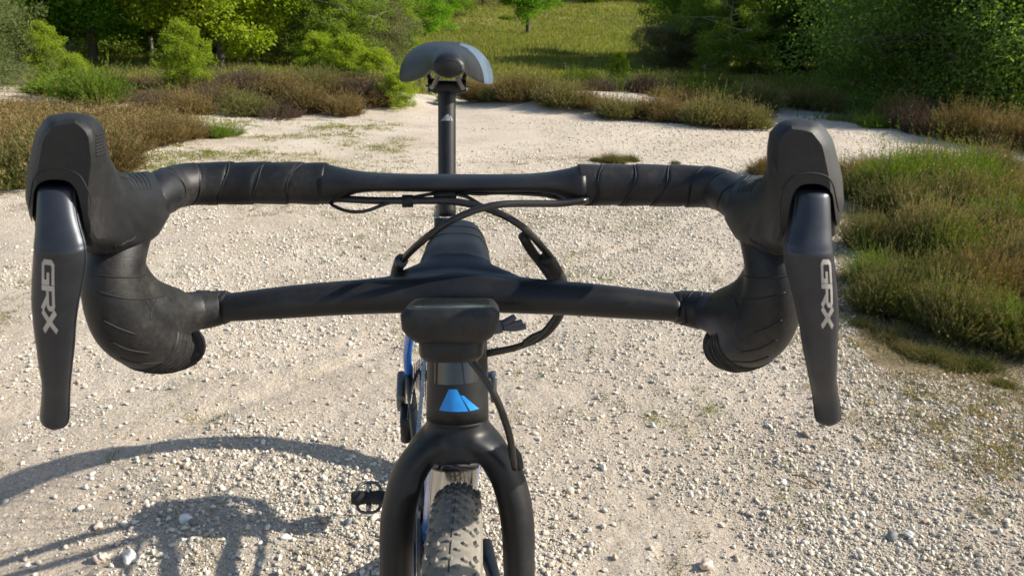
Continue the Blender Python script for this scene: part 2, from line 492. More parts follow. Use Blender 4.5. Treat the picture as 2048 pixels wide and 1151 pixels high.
def make_lever(s):
    rows = []
    for py, l, r, y, ht in lev_rows:
        a, b = at(l, py, y+ht), at(r, py, y+ht)
        rows.append([(a[0]+b[0])/2, y, (a[2]+b[2])/2, (b[0]-a[0])/2, ht, (b[2]-a[2])/2])
    rows = catmull(np.array(rows), 4)
    n = 36; th = np.linspace(0, 2*np.pi, n, endpoint=False); c, q = np.cos(th), np.sin(th); e = 2/3.0
    V = []
    for x, y, z, hw, ht, dz in rows:
        cx = np.sign(c)*abs(c)**e; cy = np.sign(q)*abs(q)**e
        bow = .0024*(cx**2)                                     # front face slightly crowned
        V.append(np.stack([x+hw*cx, y+ht+ht*cy+bow*(cy < 0), z+dz*cx], 1))
    nr = len(V); V = np.concatenate(V)
    F = [tuple(f) for f in grid_faces(nr, n)]+[tuple(range(n))[::-1], tuple(range((nr-1)*n, nr*n))]
    V, F = mir((V, F), s)
    return recalc(obj('brake_lever', V, F, M['lever'], bike, steered=True))

def stroke(pts, w):
    """thick polyline -> quads with mitred joints, 2D"""
    P = np.array(pts, float); n = len(P); L = []; Rr = []
    for i in range(n):
        d1 = P[i]-P[i-1] if i > 0 else P[1]-P[0]; d2 = P[i+1]-P[i] if i < n-1 else d1
        d1 = d1/np.hypot(*d1); d2 = d2/np.hypot(*d2); n1 = np.array([-d1[1], d1[0]]); n2 = np.array([-d2[1], d2[0]])
        mm = n1+n2; mm /= np.hypot(*mm); k = w/2/max(.4, mm@n1)
        L.append(P[i]+mm*k); Rr.append(P[i]-mm*k)
    return [[L[i], Rr[i], Rr[i+1], L[i+1]] for i in range(n-1)]

def lettering(lev, s):
    G = stroke([(1.0, .89), (.22, .89), (.1, .75), (.1, .25), (.22, .11), (.9, .11), (.9, .50), (.50, .50)], .21)
    Rq = stroke([(.1, 0), (.1, .89), (.82, .89), (.93, .78), (.93, .58), (.82, .46), (.22, .46)], .21)+stroke([(.5, .42), (.98, 0)], .24)
    X = stroke([(.06, 0), (.94, 1)], .26)+stroke([(.06, 1), (.94, 0)], .26)
    quads = []
    tr = bvh(lev)
    tl = (99, 520) if s > 0 else None
    # baseline on the inner-left, text runs down the lever, letter tops to the right of the picture
    if s > 0: p0, p1, h0 = at(84, 519, -.023), at(88, 667, -.013), at(111, 517, -.023)
    else:
        p0, p1, h0 = at(1638, 519, -.022), at(1647, 661, -.016), at(1662, 516, -.022)
    U = p1-p0; H = (h0-p0)
    for k, L in enumerate((G, Rq, X)):
        o = (0, .335, .665)[k]; wd = (.325, .33, .335)[k]
        for q in L:
            quads.append([p0+U*(o+wd*(u+.10*(v-.5)))+H*v for u, v in q])
    quads = [[steer(p)[0] for p in q] for q in quads]
    d = steer(np.array([[0, 1., 0]]))[0]-steer(np.array([[0, 0., 0]]))[0]
    o = drape_quads('lettering', quads, tr, d, M['letter'], lev, off=.00025, n=4)
    o['label'] = 'silver GRX lettering running down the lever'
    return o

def surface_line(name, px, tree, s, r, mat, parent, y=-.01):
    """a thin bead following a surface, given in left-side photo px"""
    P = catmull(np.array([at(x, yy, y) for x, yy in px]), 6); P = mp(P, s); P = steer(P)
    cam_ = Vector(CAM); out = []
    if s < 0:
        # mirror image of the left camera position
        c = unsteer(CAM)[0]; c[0] *= -1; cam_ = Vector(steer(c)[0])
    for p in P:
        h = tree.ray_cast(cam_, (Vector(p)-cam_).normalized())
        if h[0] is not None: out.append(np.array(h[0]))
    if len(out) < 4: return None
    out = np.array(out)
    return obj(name, *tube(out, r, 6), mat, parent)

for s in (1, -1):
    taped('bar_tape', upt, s, pitch=.024, lead=.004)
    taped('bar_tape', lot[:4], s, pitch=.026, amp=.05, lead=.012, tilt=.5)
    taped('bar_tape', hook[6:], s, pitch=.0075, amp=.075, lead=0, tilt=1)
    Q1, _ = resample(catmull(hook[:8], 10), .004); Q2, _ = resample(catmull(lot[2:]*np.array([1, 1, 1, .985]), 10), .004); Q3, _ = resample(catmull(web, 10), .004)
    Q1[:, 3] *= .985; parts_ = [mir(tube(q[:, :3], q[:, 3], 28), s) for q in (Q1, Q2, Q3)]
    jt = fuse('bar_tape', parts_, M['tape'], bike, voxel=.0016, it=26)
    tj = bvh(jt)
    for sm_ in seams_j: surface_line('tape_seam', sm_, tj, s, .0006, M['dark'], jt, y=.05)
    # drop end plug
    e = hook[-1]; d = hook[-1, :3]-hook[-2, :3]; d /= np.linalg.norm(d)
    P = mp(np.array([e[:3]-d*.001, e[:3]+d*.002, e[:3]+d*.004, e[:3]+d*.005]), s)
    obj('end_plug', *tube(P, [e[3]*.86, e[3]*.86, e[3]*.7, e[3]*.3], 24), M['rubber'], bike, steered=True)
    V, F = mir(HOOD, s)
    hood = recalc(obj('brake_hood', V, F, M['hood'], None, steered=True))
    # cut the slot for the lever
    cut = [catmull(np.array([at(x, y, yy) for x, y in open_px]), 4, True) for yy in (-.05, .012)]
    kk = len(cut[0]); Vc = np.concatenate(cut); Fc = [(i, (i+1) % kk, (i+1) % kk+kk, i+kk) for i in range(kk)]+[tuple(range(kk))[::-1], tuple(range(kk, 2*kk))]
    Vc, Fc = mir((Vc, Fc), s)
    cutter = recalc(obj('cutter', Vc, Fc, M['dark'], None, smooth=False, steered=True))
    tr0 = bvh(hood)
    md = hood.modifiers.new('b', 'BOOLEAN'); md.operation = 'DIFFERENCE'; md.solver = 'EXACT'; md.object = cutter
    try: md.material_mode = 'TRANSFER'
    except Exception: pass
    dg = bpy.context.evaluated_depsgraph_get(); dg.update()
    me = bpy.data.meshes.new_from_object(hood.evaluated_get(dg)); hood.modifiers.clear(); hood.data = me
    bpy.data.objects.remove(cutter)
    me.set_sharp_from_angle(angle=R_(33))
    hood.parent = bike
    surface_line('hood_seam', seam_px, tr0, s, .00045, M['dark'], hood)
    # inner pivot block in the slot
    a, b = at(112, 385, .004), at(112, 470, .004)
    P = mp(np.array([a, b]), s)
    obj('lever_pivot', *tube(P, .011, 16, rb=.004), M['dark'], bike, steered=True)
    # vent / grip texture on the inner nose
    rows_ = [((178+dx*.0, 270), (0, 0)) for dx in (0,)]
    for k in range(7):
        y0 = 268+k*6.6; hw = 14*math.sqrt(max(.05, 1-((k-2.6)/5)**2))
        l = surface_line('grip_rib', [(198-hw*.5, y0+3), (201, y0), (205, y0-2), (209, y0-4)], tr0, s, .0006, M['dark'], hood, y=.003) if s > 0 else None
    # ribs on the hood's top wrinkles
    for k in range(6):
        surface_line('grip_rib', [(240+k*9, 352-k*1.5), (252+k*9, 357+k*.5), (262+k*8, 367+k*1.0), (268+k*7, 378)], tr0, s, .0006, M['dark'], hood, y=.08)
    for k in range(4):
        surface_line('grip_rib', [(212+k*14, 505-k*7), (224+k*14, 496-k*6), (232+k*13, 490-k*6)], tr0, s, .0006, M['dark'], hood, y=.06)
    lev = make_lever(s)
    lettering(lev, s)
    lev['label'] = 'dark grey brake lever at the left of the picture' if s > 0 else 'dark grey brake lever at the right of the picture'

# ---- mount and cables
def cable(rows, r, name='cable', mat='cable', n=10, parent=bike, steered=True):
    P = np.array([at(x, y, yb) for x, y, yb in rows])
    return obj(name, *tubec(P, r, n, .005), M[mat], parent, steered=steered)
cable([(1175, 400, .135), (1120, 407, .128), (1040, 407, .118), (985, 411, .110), (930, 428, .105), (880, 455, .105), (835, 490, .120), (806, 520, .140), (796, 545, .156), (792, 580, .170), (800, 615, .18)], .0026, 'brake_hose')
cable([(640, 396, .15), (690, 398, .142), (750, 401, .138), (830, 401, .135), (900, 402, .133), (960, 413, .130), (1010, 432, .126), (1050, 458, .128), (1085, 495, .138), (1112, 530, .150), (1130, 570, .162), (1126, 620, .170), (1092, 668, .175), (1040, 692, .18), (985, 705, .185), (950, 712, .19)], .0027, 'brake_hose')
cable([(652, 398, .148), (668, 412, .140), (700, 423, .134), (735, 421, .132), (770, 408, .134), (810, 398, .138), (860, 388, .142), (905, 385, .142), (960, 388, .14), (1000, 386, .14), (1080, 390, .14), (1130, 400, .145), (1168, 404, .15)], .0013, 'shift_wire')
cable([(905, 386, .140), (935, 394, .136), (965, 412, .130)], .0014, 'shift_wire')
cable([(1045, 470, .134), (1062, 500, .142), (1085, 530, .152), (1104, 560, .160), (1114, 600, .168)], .0036, 'wire_junction', 'rubber')
cable([(1090, 515, .143), (1108, 540, .152), (1122, 566, .160), (1126, 600, .168)], .0056, 'hose_sleeve', 'rubber')
cable([(1120, 600, .172), (1115, 625, .172), (1085, 664, .172), (1040, 690, .176), (984, 702, .183), (950, 708, .19)], .0022, 'shift_wire')
cable([(1124, 605, .176), (1102, 652, .176), (1060, 674, .170), (1030, 698, .18), (985, 701, .183), (950, 706, .19)], .0018, 'shift_wire')
cable([(805, 402, .137), (826, 402, .137)], .0046, 'cable_clip', 'rubber', 16)
cable([(868, 392, .14), (912, 389, .14)], .0042, 'cable_clip', 'rubber', 16)
cable([(801, 520, .141), (796, 534, .150), (791, 554, .160)], .0044, 'hose_ferrule', 'rubber', 16)
cable([(804, 519, .139), (801, 524, .142)], .0049, 'ferrule_ring', 'greyblue', 16)
cable([(923, 700, .118), (948, 728, .112), (970, 757, .108), (992, 795, .106), (1008, 835, .108), (1019, 870, .112), (1025, 905, .118), (1030, 935, .13)], .0028, 'front_brake_hose')

# ---- fork
FK = []
crown = []
for z, y, hx, hy in ((.742, .177, .024, .024), (.7228, .171, .0262, .0262), (.7175, .169, .0285, .027), (.709, .166, .037, .027), (.700, .163, .044, .026)):
    crown.append((z, y, hx, hy))
Cn = catmull(np.array(crown), 4); n = 32; th = np.linspace(0, 2*np.pi, n, endpoint=False); e = 2/2.4
rg = [np.stack([hx*np.sign(np.cos(th))*abs(np.cos(th))**e, y+hy*np.sign(np.sin(th))*abs(np.sin(th))**e, np.full(n, z)], 1) for z, y, hx, hy in Cn]
FK.append((np.concatenate(rg), [tuple(f) for f in grid_faces(len(rg), n)]+[tuple(range(n))[::-1], tuple(range((len(rg)-1)*n, len(rg)*n))]))
for s in (1, -1):
    legp = np.array([(s*.010, .164, .711, .0130, .024), (s*.027, .161, .7005, .0135, .024), (s*.042, .154, .679, .0145, .022), (s*.0505, .144, .645, .0145, .021), (s*.0525, .130, .60, .0135, .020), (s*.054, .106, .53, .0125, .018), (s*.056, .05, .43, .0105, .014), (s*.058, .004, .36, .010, .012), (s*.058, 0, .335, .010, .012)])
    Q, _ = resample(catmull(legp, 6), .006)
    FK.append(tube(Q[:, :3], Q[:, 3], 24, rb=Q[:, 4], up=(1, 0, 0)))
fork = fuse('fork', FK, M['frame_black'], bike, voxel=.0018, it=14)
P = np.array([at(1022, 893, .128), at(1031, 912, .13), at(1041, 935, .133)])
obj('hose_grommet', *tube(P, [.003, .0052, .003], 16), M['rubber'], bike, steered=True)

# ---- wheels
def wheel(name, c, steered, treads):
    w = empty(name, (0, 0, 0)); w.parent = bike
    Ro, rt = .3525, .0205
    def tor(Rm, ra, rb2, nu=160, nv=28, sq=2.0):
        u = np.linspace(0, 2*np.pi, nu, endpoint=False); v = np.linspace(0, 2*np.pi, nv, endpoint=False)
        U, Vv = np.meshgrid(u, v, indexing='ij'); rr = Rm+rb2*np.cos(Vv); x = ra*np.sin(Vv)
        V = np.stack([x, c[1]+rr*np.cos(U), c[2]+rr*np.sin(U)], -1).reshape(-1, 3)
        i = np.arange(nu)[:, None]; j = np.arange(nv)[None]
        F = np.stack([i*nv+j, ((i+1) % nu)*nv+j, ((i+1) % nu)*nv+(j+1) % nv, i*nv+(j+1) % nv], -1).reshape(-1, 4)
        return V, [tuple(f) for f in F]
    recalc(obj('tyre', *tor(Ro-rt, rt, rt), M['tyre'], w, steered=steered))
    recalc(obj('rim', *tor(.304, .0125, .016, 120, 16), M['grey'], w, steered=steered))
    recalc(obj('hub', *merge([disc(c, .022, -.03, .03, 24), disc(c, .028, -.032, -.028, 24), disc(c, .028, .028, .032, 24), disc(c, .01, -.05, .05, 16)]), M['grey'], w, steered=steered))
    recalc(obj('disc_rotor', *disc(c, .08, .036, .038, 48, .055), M['steel'], w, steered=steered))
    sp, sf = tube(np.array([[0, 0, 0], [0, 0, 1.]]), .0014, 5)
    sme = raw_mesh('spoke', sp, sf); sme.materials.append(M['grey'])
    for k in range(28):
        a = k*2*math.pi/28; sgn = 1 if k % 2 else -1; off = (1 if (k//2) % 2 else -1)*.75
        p0 = np.array([sgn*.029, c[1]+.025*math.cos(a+off), c[2]+.025*math.sin(a+off)]); p1 = np.array([sgn*.003, c[1]+.291*math.cos(a), c[2]+.291*math.sin(a)])
        if steered: p0, p1 = steer(p0)[0], steer(p1)[0]
        d = Vector(p1-p0); mt = Matrix.Translation(Vector(p0)) @ d.to_track_quat('Z', 'Y').to_matrix().to_4x4() @ Matrix.Diagonal((1, 1, d.length, 1))
        obj_me('spoke', sme, w, mat4=mt)
    # knobs: rows across the tread
    def knob_mesh(sx, sy, h):
        V = np.array([(-sx, -sy*.7, 0), (-sx*.6, -sy, 0), (sx*.6, -sy, 0), (sx, -sy*.5, 0), (sx, sy*.6, 0), (sx*.5, sy, 0), (-sx*.6, sy, 0), (-sx, sy*.6, 0)], float)
        T = V*np.array([.8, .8, 1])+np.array([0, 0, h]); b = V-np.array([0, 0, .0012])
        F = [tuple(range(8, 16))]+[(i, (i+1) % 8, (i+1) % 8+8, i+8) for i in range(8)]
        me = raw_mesh('knob', np.concatenate([b, T]), F, False); me.materials.append(M['knob']); return me
    kms = [knob_mesh(.0024, .0021, .0016), knob_mesh(.0027, .0023, .0018), knob_mesh(.0022, .0030, .0026)]
    def km(phi, lat):
        nr = np.array([math.sin(lat), math.cos(lat)*math.cos(phi), math.cos(lat)*math.sin(phi)])
        cen = np.array([0, c[1]+(Ro-rt)*math.cos(phi), c[2]+(Ro-rt)*math.sin(phi)])
        p = cen+nr*rt; t = np.array([0, -math.sin(phi), math.cos(phi)]); b = np.cross(t, nr)
        if steered:
            q = steer(np.array([p, p+nr, p+t, p+b])); p, nr, t, b = q[0], q[1]-q[0], q[2]-q[0], q[3]-q[0]
        mm = Matrix([[b[i], t[i], nr[i], p[i]] for i in range(3)]+[[0, 0, 0, 1]]); return mm
    bulkV = []; bulkF = []; o = 0; nrow = 232; cnt = 0
    for r in range(nrow):
        phi = 2*math.pi*r/nrow
        cols = ((-.26, .26) if r % 2 else (0.0, -.52, .52))
        lats = [(l, 0 if abs(l) < .3 else 1) for l in cols]
        if r % 2: lats += [(-.95, 2), (.95, 2)]
        if r % 4 == 0: lats += [(-.78, 1), (.78, 1)]
        dg_ = math.degrees(phi) % 360
        near = treads and 36 < dg_ < 112
        for l, t in lats:
            lat = l+rng.normal(0, .015); mt = km(phi+rng.normal(0, .0012), lat)
            if near and cnt < 298:
                obj_me('knob', kms[t], w, mat4=mt); cnt += 1
            else:
                me = kms[t]; A_ = np.array([list(v.co)+[1] for v in me.vertices])@np.array(mt).T
                bulkV.append(A_[:, :3]); bulkF += [tuple(i+o for i in p.vertices) for p in me.polygons]; o += len(A_)
    t = obj('tread', np.concatenate(bulkV), bulkF, M['knob'], w, smooth=False); t['kind'] = 'stuff'
    # moulding line round the middle
    u = np.linspace(0, 2*np.pi, 200); P = np.stack([0*u, c[1]+(Ro+.0001)*np.cos(u), c[2]+(Ro+.0001)*np.sin(u)], 1)
    obj('mould_line', *tube(P, .0004, 5), M['rubber'], w, steered=steered)
    return w
wheel('front_wheel', (0, 0, .3525), True, True)
rw = wheel('rear_wheel', (0, 1.03, .3525), False, False)

# ---- frame
def seg(name, rows, mat, ns=24, up=(1, 0, 0), parent=bike, sq=2.0, step=.01):
    return obj(name, *tubec(np.array(rows, float), 0, ns, step, up=up, sq=sq), M[mat], parent)
ax = lambda z: .048+(z-.335)/AXD[2]*AXD[1]
ht = seg('head_tube', [(0, ax(z), z, r, r) for z, r in ((.7255, .0264), (.731, .0264), (.77, .0255), (.80, .025), (.835, .0245))], 'frame_black', 48)
for zz in (.8365, .8440):
    seg('spacer_gap', [(0, ax(zz), zz, .0250, .0250), (0, ax(zz+.0007), zz+.0007, .0250, .0250)], 'dark', 40, step=.0007)
seg('bearing_ring', [(0, ax(.7222), .7222, .0257, .0257), (0, ax(.7258), .7258, .0257, .0257)], 'dark', 48)
seg('headset_cover', [(0, ax(.8352), .8352, .0248, .0248), (0, ax(.852), .852, .0235, .0235)], 'frame_black', 48)
seg('top_tube', [(0, .225, .80, .018, .02), (0, .5, .775, .017, .016), (0, .765, .735, .015, .014)], 'frame_black')
dt = seg('down_tube', [(0, .20, .745, .022, .024), (0, .24, .68, .0275, .026), (0, .33, .58, .0305, .026), (0, .45, .455, .033, .026), (0, .57, .325, .038, .027), (0, .605, .285, .039, .03)], 'blue', 36, sq=2.6)
dtp = []
for y, z, w in ((.235, .672, .0225), (.33, .575, .0255), (.45, .449, .0275), (.57, .318, .030)):
    dtp.append((0, y-.0195, z-.0185, w, .006))
seg('frame_guard', dtp, 'gloss', 24, sq=2.6)
seg('seat_tube', [(0, .605, .28, .022, .022), (0, .68, .47, .0175, .0175), (0, .765, .735, .0172, .0172)], 'frame_black')
seg('seat_clamp', [(0, .7653, .736, .0195, .0195), (0, .769, .748, .0195, .0195)], 'dark')
for s in (-1, 1):
    seg('seat_stay', [(s*.012, .752, .695, .008, .010), (s*.052, .86, .565, .0088, .0095), (s*.072, .985, .43, .0088, .0095), (s*.073, 1.025, .36, .008, .010)], 'blue', 16)
    seg('chain_stay', [(s*.03, .62, .275, .011, .016), (s*.044, .74, .30, .009, .012), (s*.062, .93, .335, .009, .011), (s*.071, 1.02, .35, .008, .011)], 'frame_black', 16)
seg('bottom_bracket', [(-.045, .598, .265, .026, .026), (.045, .598, .265, .026, .026)], 'frame_black', 32, up=(0, 0, 1))
seg('seatpost', [(0, .769, .752, .0137, .0137), (0, .828, .925, .0137, .0137), (0, .834, .943, .0132, .0132)], 'frame_black', 32)
# grey emblem on the seatpost, blue emblem on the head tube
htb = bvh(ht)
def emblem(name, polys, tree, y, mat, parent):
    qs = [[atw(px, py, y) for px, py in q] for q in polys]
    return drape_quads(name, qs, tree, (0, 1, -.2), mat, parent, off=.0002, n=8)
e1 = emblem('mountain_emblem', [[(898, 784), (878, 825), (937, 824), (914.5, 783.5)], [(922, 795), (928, 795), (959.5, 822.5), (941, 824)]], htb, .147, M['blue_badge'], ht)
fl_ = emblem('frame_film', [[(870, 700), (868, 778), (958, 772), (960, 700)]], htb, .147, M['gloss'], ht)
e1['label'] = 'bright blue twin mountain badge'
sp_ = [o for o in bike.children if o.name.startswith('seatpost')][0]
e2 = emblem('mountain_emblem', [[(893, 228), (881, 241), (901, 241), (898, 228)], [(900, 231), (902, 231), (906.5, 241), (903, 241)]], bvh(sp_), .80, M['emblem_grey'], sp_)
e2['label'] = 'small grey twin mountain badge'

# saddle: shell lofted from nose to tail
def saddle():
    rows = [ # y, half width, top z, drop at edge, edge exponent
     (.688, .017, .989, .014, 2.2), (.692, .0225, .9955, .020, 2.2), (.705, .0250, 1.000, .026, 2.2), (.73, .0268, 1.0035, .032, 2.2), (.76, .0325, 1.0055, .041, 2.2), (.79, .0435, 1.0065, .049, 2.2), (.82, .057, 1.007, .056, 2.2), (.85, .0695, 1.008, .060, 2.2), (.88, .0752, 1.0085, .058, 2.2), (.92, .0755, 1.0080, .050, 2.2), (.945, .070, 1.006, .040, 2.2), (.955, .060, 1.003, .030, 2.2)]
    R0 = catmull(np.array(rows), 4); nu = 41; u = np.linspace(-1, 1, nu); V = []
    for y, hw, zt, dr, ex in R0:
        a = u*1.0
        # arc-like section
        x = hw*np.sin(np.clip(a, -1, 1)*np.pi/2)**1 if False else hw*np.sign(a)*(1-(1-abs(a))**1.6)
        z = zt-dr*abs(a)**ex
        V.append(np.stack([x, np.full(nu, y)-.012*(abs(a)**2)*min(1, max(0, (hw-.028)/.045)), z], 1))
    nr = len(V); V = np.concatenate(V); F = grid_faces(nr, nu, False)
    return V, F, nr, nu
V, F, nr, nu = saddle()
sad = obj('saddle', V, F, M['saddle'], None)
sad.data.materials.append(M['saddle_sky_panel'])
ys = V.reshape(nr, nu, 3)[:, nu//2, 1]
for p in sad.data.polygons:
    i, j = p.vertices[0]//nu, p.vertices[0] % nu
    u = j/(nu-1)*2-1; lim = .865-.035*max(0, (u-.15))/.85
    if ys[i] > .822-.012*max(0, u-.2) and u > .16: p.material_index = 1  # right half only: panel whose colour carries the painted sky sheen
apply_mods(sad, [('SOLIDIFY', dict(thickness=.004, offset=-1)), ('BEVEL', dict(width=.001, segments=2))])
sad.parent = bike
# nose plug under the front
obj('saddle_nose', *tubec(np.array([(0, .6885, .981, .011, .018), (0, .695, .981, .0150, .0228), (0, .72, .982, .0165, .0245), (0, .76, .989, .012, .024)]), 0, 24, .004, up=(0, 0, 1)), M['saddle'], bike)
for s in (-1, 1):
    obj('saddle_rail', *tubec(np.array([(s*.010, .735, .975), (s*.019, .775, .952), (s*.0235, .80, .945), (s*.0235, .86, .945), (s*.030, .89, .957), (s*.036, .91, .974)]), .0037, 10, .006), M['grey'], bike)
    obj('rail_clamp', *tubec(np.array([(s*.0175, .834, .9445), (s*.0295, .834, .9445)]), .0105, 20, .004, up=(0, 0, 1)), M['frame_black'], bike)
rbox('clamp_head', (0, .832, .9425), (.048, .028, .019), M['frame_black'], bike, bev=.005)
obj('clamp_bolt', *tube(np.array([(-.033, .834, .941), (.033, .834, .941)]), .0035, 12), M['steel'], bike)
# ---- drivetrain
c = (0, 1.03, .3525)
for k, r in enumerate((.074, .066, .053, .047, .042, .037, .033, .029, .026, .023, .020)):
    x = -.027-.0038*k
    V, F = disc(c, r, x-.0009, x+.0009, 72, .015)
    V = V.reshape(4, 72, 3); t = np.arange(72)
    g = 1+.045*np.where(t % 4 < 2, 1, -1)
    for q in (0, 1):
        V[q, :, 1] = c[1]+(V[q, :, 1]-c[1])*g; V[q, :, 2] = c[2]+(V[q, :, 2]-c[2])*g
    recalc(obj('cassette_sprocket', V.reshape(-1, 3), F, M['steel'] if k % 2 else M['grey'], bike, smooth=False))
cr = (-.052, .595, .262)
V, F = disc(cr, .082, -.002, .002, 96, .062); recalc(obj('chainring', V, F, M['grey'], bike, smooth=False))
V, F = disc((-.044, .595, .262), .062, -.002, .002, 72, .045); recalc(obj('chainring', V, F, M['grey'], bike, smooth=False))
PH = R_(-6)
for s, ph in ((-1, PH), (1, PH+math.pi)):
    p1 = (s*.072, .595+.1725*math.cos(ph), .262+.1725*math.sin(ph))
    seg('crank_arm', [(s*.060, .595, .262, .011, .017), (s*.068, .595+.09*math.cos(ph), .262+.09*math.sin(ph), .0085, .015), (*p1, .0085, .013)], 'frame_black', 20, sq=3)
    ped = empty('pedal', (0, 0, 0)); ped.parent = bike
    cx, cy, cz = s*.135, p1[1], p1[2]
    obj('axle', *tube(np.array([(s*.075, cy, cz), (s*.165, cy, cz)]), .0075, 16), M['rubber'], ped)
    obj('pedal_body', *tubec(np.array([(cx-.030, cy, cz, .0105, .0105), (cx-.020, cy, cz, .012, .014), (cx-.010, cy, cz, .011, .013), (cx, cy, cz, .0095, .012), (cx+.010, cy, cz, .011, .013), (cx+.020, cy, cz, .012, .014), (cx+.028, cy, cz, .0105, .0105)]), 0, 20, .003, up=(0, 0, 1)), M['rubber'], ped)
    tilt = R_(38)
    for sg in (1, -1):
        L = np.array([(-.022, .005, .004), (-.018, .018, .007), (-.009, .025, .004), (.009, .025, .004), (.018, .018, .007), (.022, .005, .004)])
        L = (L*np.array([1, sg, sg]))@rotx(tilt).T+np.array([cx, cy, cz])
        obj('cleat_cage', *tubec(L, .0028, 8, .004), M['grey'], ped)
        T = (np.array([(0, .006, .004), (0, .014, .007), (0, .021, .004)])*np.array([1, sg, sg]))@rotx(tilt).T+np.array([cx, cy, cz])
        obj('cleat_spring', *tube(T, [.0045, .0055, .004], 12), M['steel'], ped)
# chain, derailleur
for z0, z1, y0, y1, x0, x1 in ((.362, .392, .615, 1.02, -.052, -.040), (.199, .225, .625, 1.04, -.052, -.050)):
    n = 44
    parts = []
    for k in range(n):
        t = k/(n-1); p = (x0+(x1-x0)*t, y0+(y1-y0)*t, z0+(z1-z0)*t)
        parts.append(box(p, (.007 if k % 2 else .0052, .0115, .007)))
    V, F = merge(parts); o = obj('chain', V, F, M['steel'], bike, smooth=False); o['kind'] = 'stuff'
rbox('derailleur_arm', (-.088, 1.035, .315), (.018, .07, .055), M['grey'], bike, rot=rotx(.5), bev=.007)
rbox('derailleur_body', (-.078, .995, .262), (.022, .05, .075), M['frame_black'], bike, rot=rotx(.35), bev=.008)
rbox('derailleur_cage', (-.062, 1.0, .19), (.006, .035, .11), M['frame_black'], bike, rot=rotx(-.3), bev=.003)
for z, y in ((.235, .985), (.155, 1.01)):
    recalc(obj('jockey_wheel', *disc((-.06, y, z), .022, -.003, .003, 24, .004), M['grey'], bike, smooth=False))
seg('shift_housing', [(-.070, .90, .325, .0025, .0025), (-.060, .97, .37, .0025, .0025), (-.052, 1.02, .37, .0025, .0025), (-.058, 1.07, .33, .0025, .0025), (-.085, 1.06, .30, .0025, .0025)], 'cable', 10)
rbox('thru_axle_lever', (.092, 1.03, .352), (.030, .016, .012), M['grey'], bike, bev=.003)
rbox('brake_caliper', (.100, 1.01, .335), (.012, .034, .060), M['grey'], bike, bev=.004)

# ---- bike computer on its out-front mount
comp = tag(empty('bike_computer', tuple(steer(at(900, 640, .05))[0])), 'black bike computer with rounded corners clipped in front of the stem', 'bike computer')
off = np.array(comp.location)
def csect(rows, n=44, sq=4.5):
    th = np.linspace(0, 2*np.pi, n, endpoint=False); e = 2/sq; rg = []
    for cx, cy, cz, hx, hy, in rows:
        X = hx*np.sign(np.cos(th))*abs(np.cos(th))**e; Y = hy*np.sign(np.sin(th))*abs(np.sin(th))**e
        rg.append((cx, cy, cz, X, Y))
    return rg
TI = rotx(R_(-15))
fc = at(898, 617, .014)       # front upper edge centre
W2 = abs(at(997, 630, .016)[0]-at(799, 630, .016)[0])/2*1.035
def cbody(rows, name, mat, parent, sq=5, flat=False):
    rg = []
    for lx, ly, lz, hx, hy in rows:
        n = 56; th = np.linspace(0, 2*np.pi, n, endpoint=False); e = 2/sq
        P = np.stack([lx+hx*np.sign(np.cos(th))*abs(np.cos(th))**e, ly+hy*np.sign(np.sin(th))*abs(np.sin(th))**e, np.full(n, lz)], 1)
        rg.append(P)
    V = np.concatenate(rg); n = 56; nr = len(rg)
    V = V@TI.T+fc
    F = [tuple(f) for f in grid_faces(nr, n)]+[tuple(range(n))[::-1], tuple(range((nr-1)*n, nr*n))]
    V = steer(V)-(off if parent is comp else 0)
    o = recalc(obj(name, V, F, mat, parent)); o.data.set_sharp_from_angle(angle=R_(38)); return o
dy = .040
cbody([(0, dy, -.0005, W2*.86, dy*.93), (0, dy, -.0008, W2*.90, dy*.96), (0, dy, -.004, W2*.985, dy*.995), (0, dy, -.0055, W2, dy), (0, dy, -.0135, W2*.975, dy*.985), (0, dy, -.0185, W2*.86, dy*.90), (0, dy, -.0215, W2*.74, dy*.80)], 'case', M['rubber'], comp, sq=7)
cbody([(0, dy, -.0004, W2*.80, dy*.84), (0, dy, -.0001, W2*.79, dy*.83)], 'screen', M['glass'], comp)
cbody([(0, dy*.95, -.0212, W2*.67, dy*.66), (0, dy*.95, -.0225, W2*.685, dy*.67), (0, dy*.95, -.0315, W2*.665, dy*.65), (0, dy*.95, -.0345, W2*.58, dy*.58)], 'computer_mount', M['bezel'], bike, sq=3.6)
P = np.array([at(900, 690, .05), at(905, 685, .08), at(905, 640, .11), at(905, 612, .13)])
obj('mount_arm', *tubec(np.c_[P, [.004]*4, [.016]*4], 0, 16, .005), M['bezel'], bike, steered=True)
for a, b in (((1003, 655), (1052, 652)), ((1003, 652), (1045, 643)), ((1000, 648), (1030, 632))):
    obj('strap_tail', *tubec(np.array([[*at(a[0], a[1], .10), .0022, .0018], [*at((a[0]+b[0])/2, (a[1]+b[1])/2+2, .10), .0028, .0016], [*at(b[0], b[1], .10), .0022, .0014]]), 0, 10, .003), M['greyblue'], bike, steered=True)
obj('strap_tail', *tube(np.array([at(985, 655, .10), at(1004, 652, .10)]), .0048, 16), M['greyblue'], bike, steered=True)
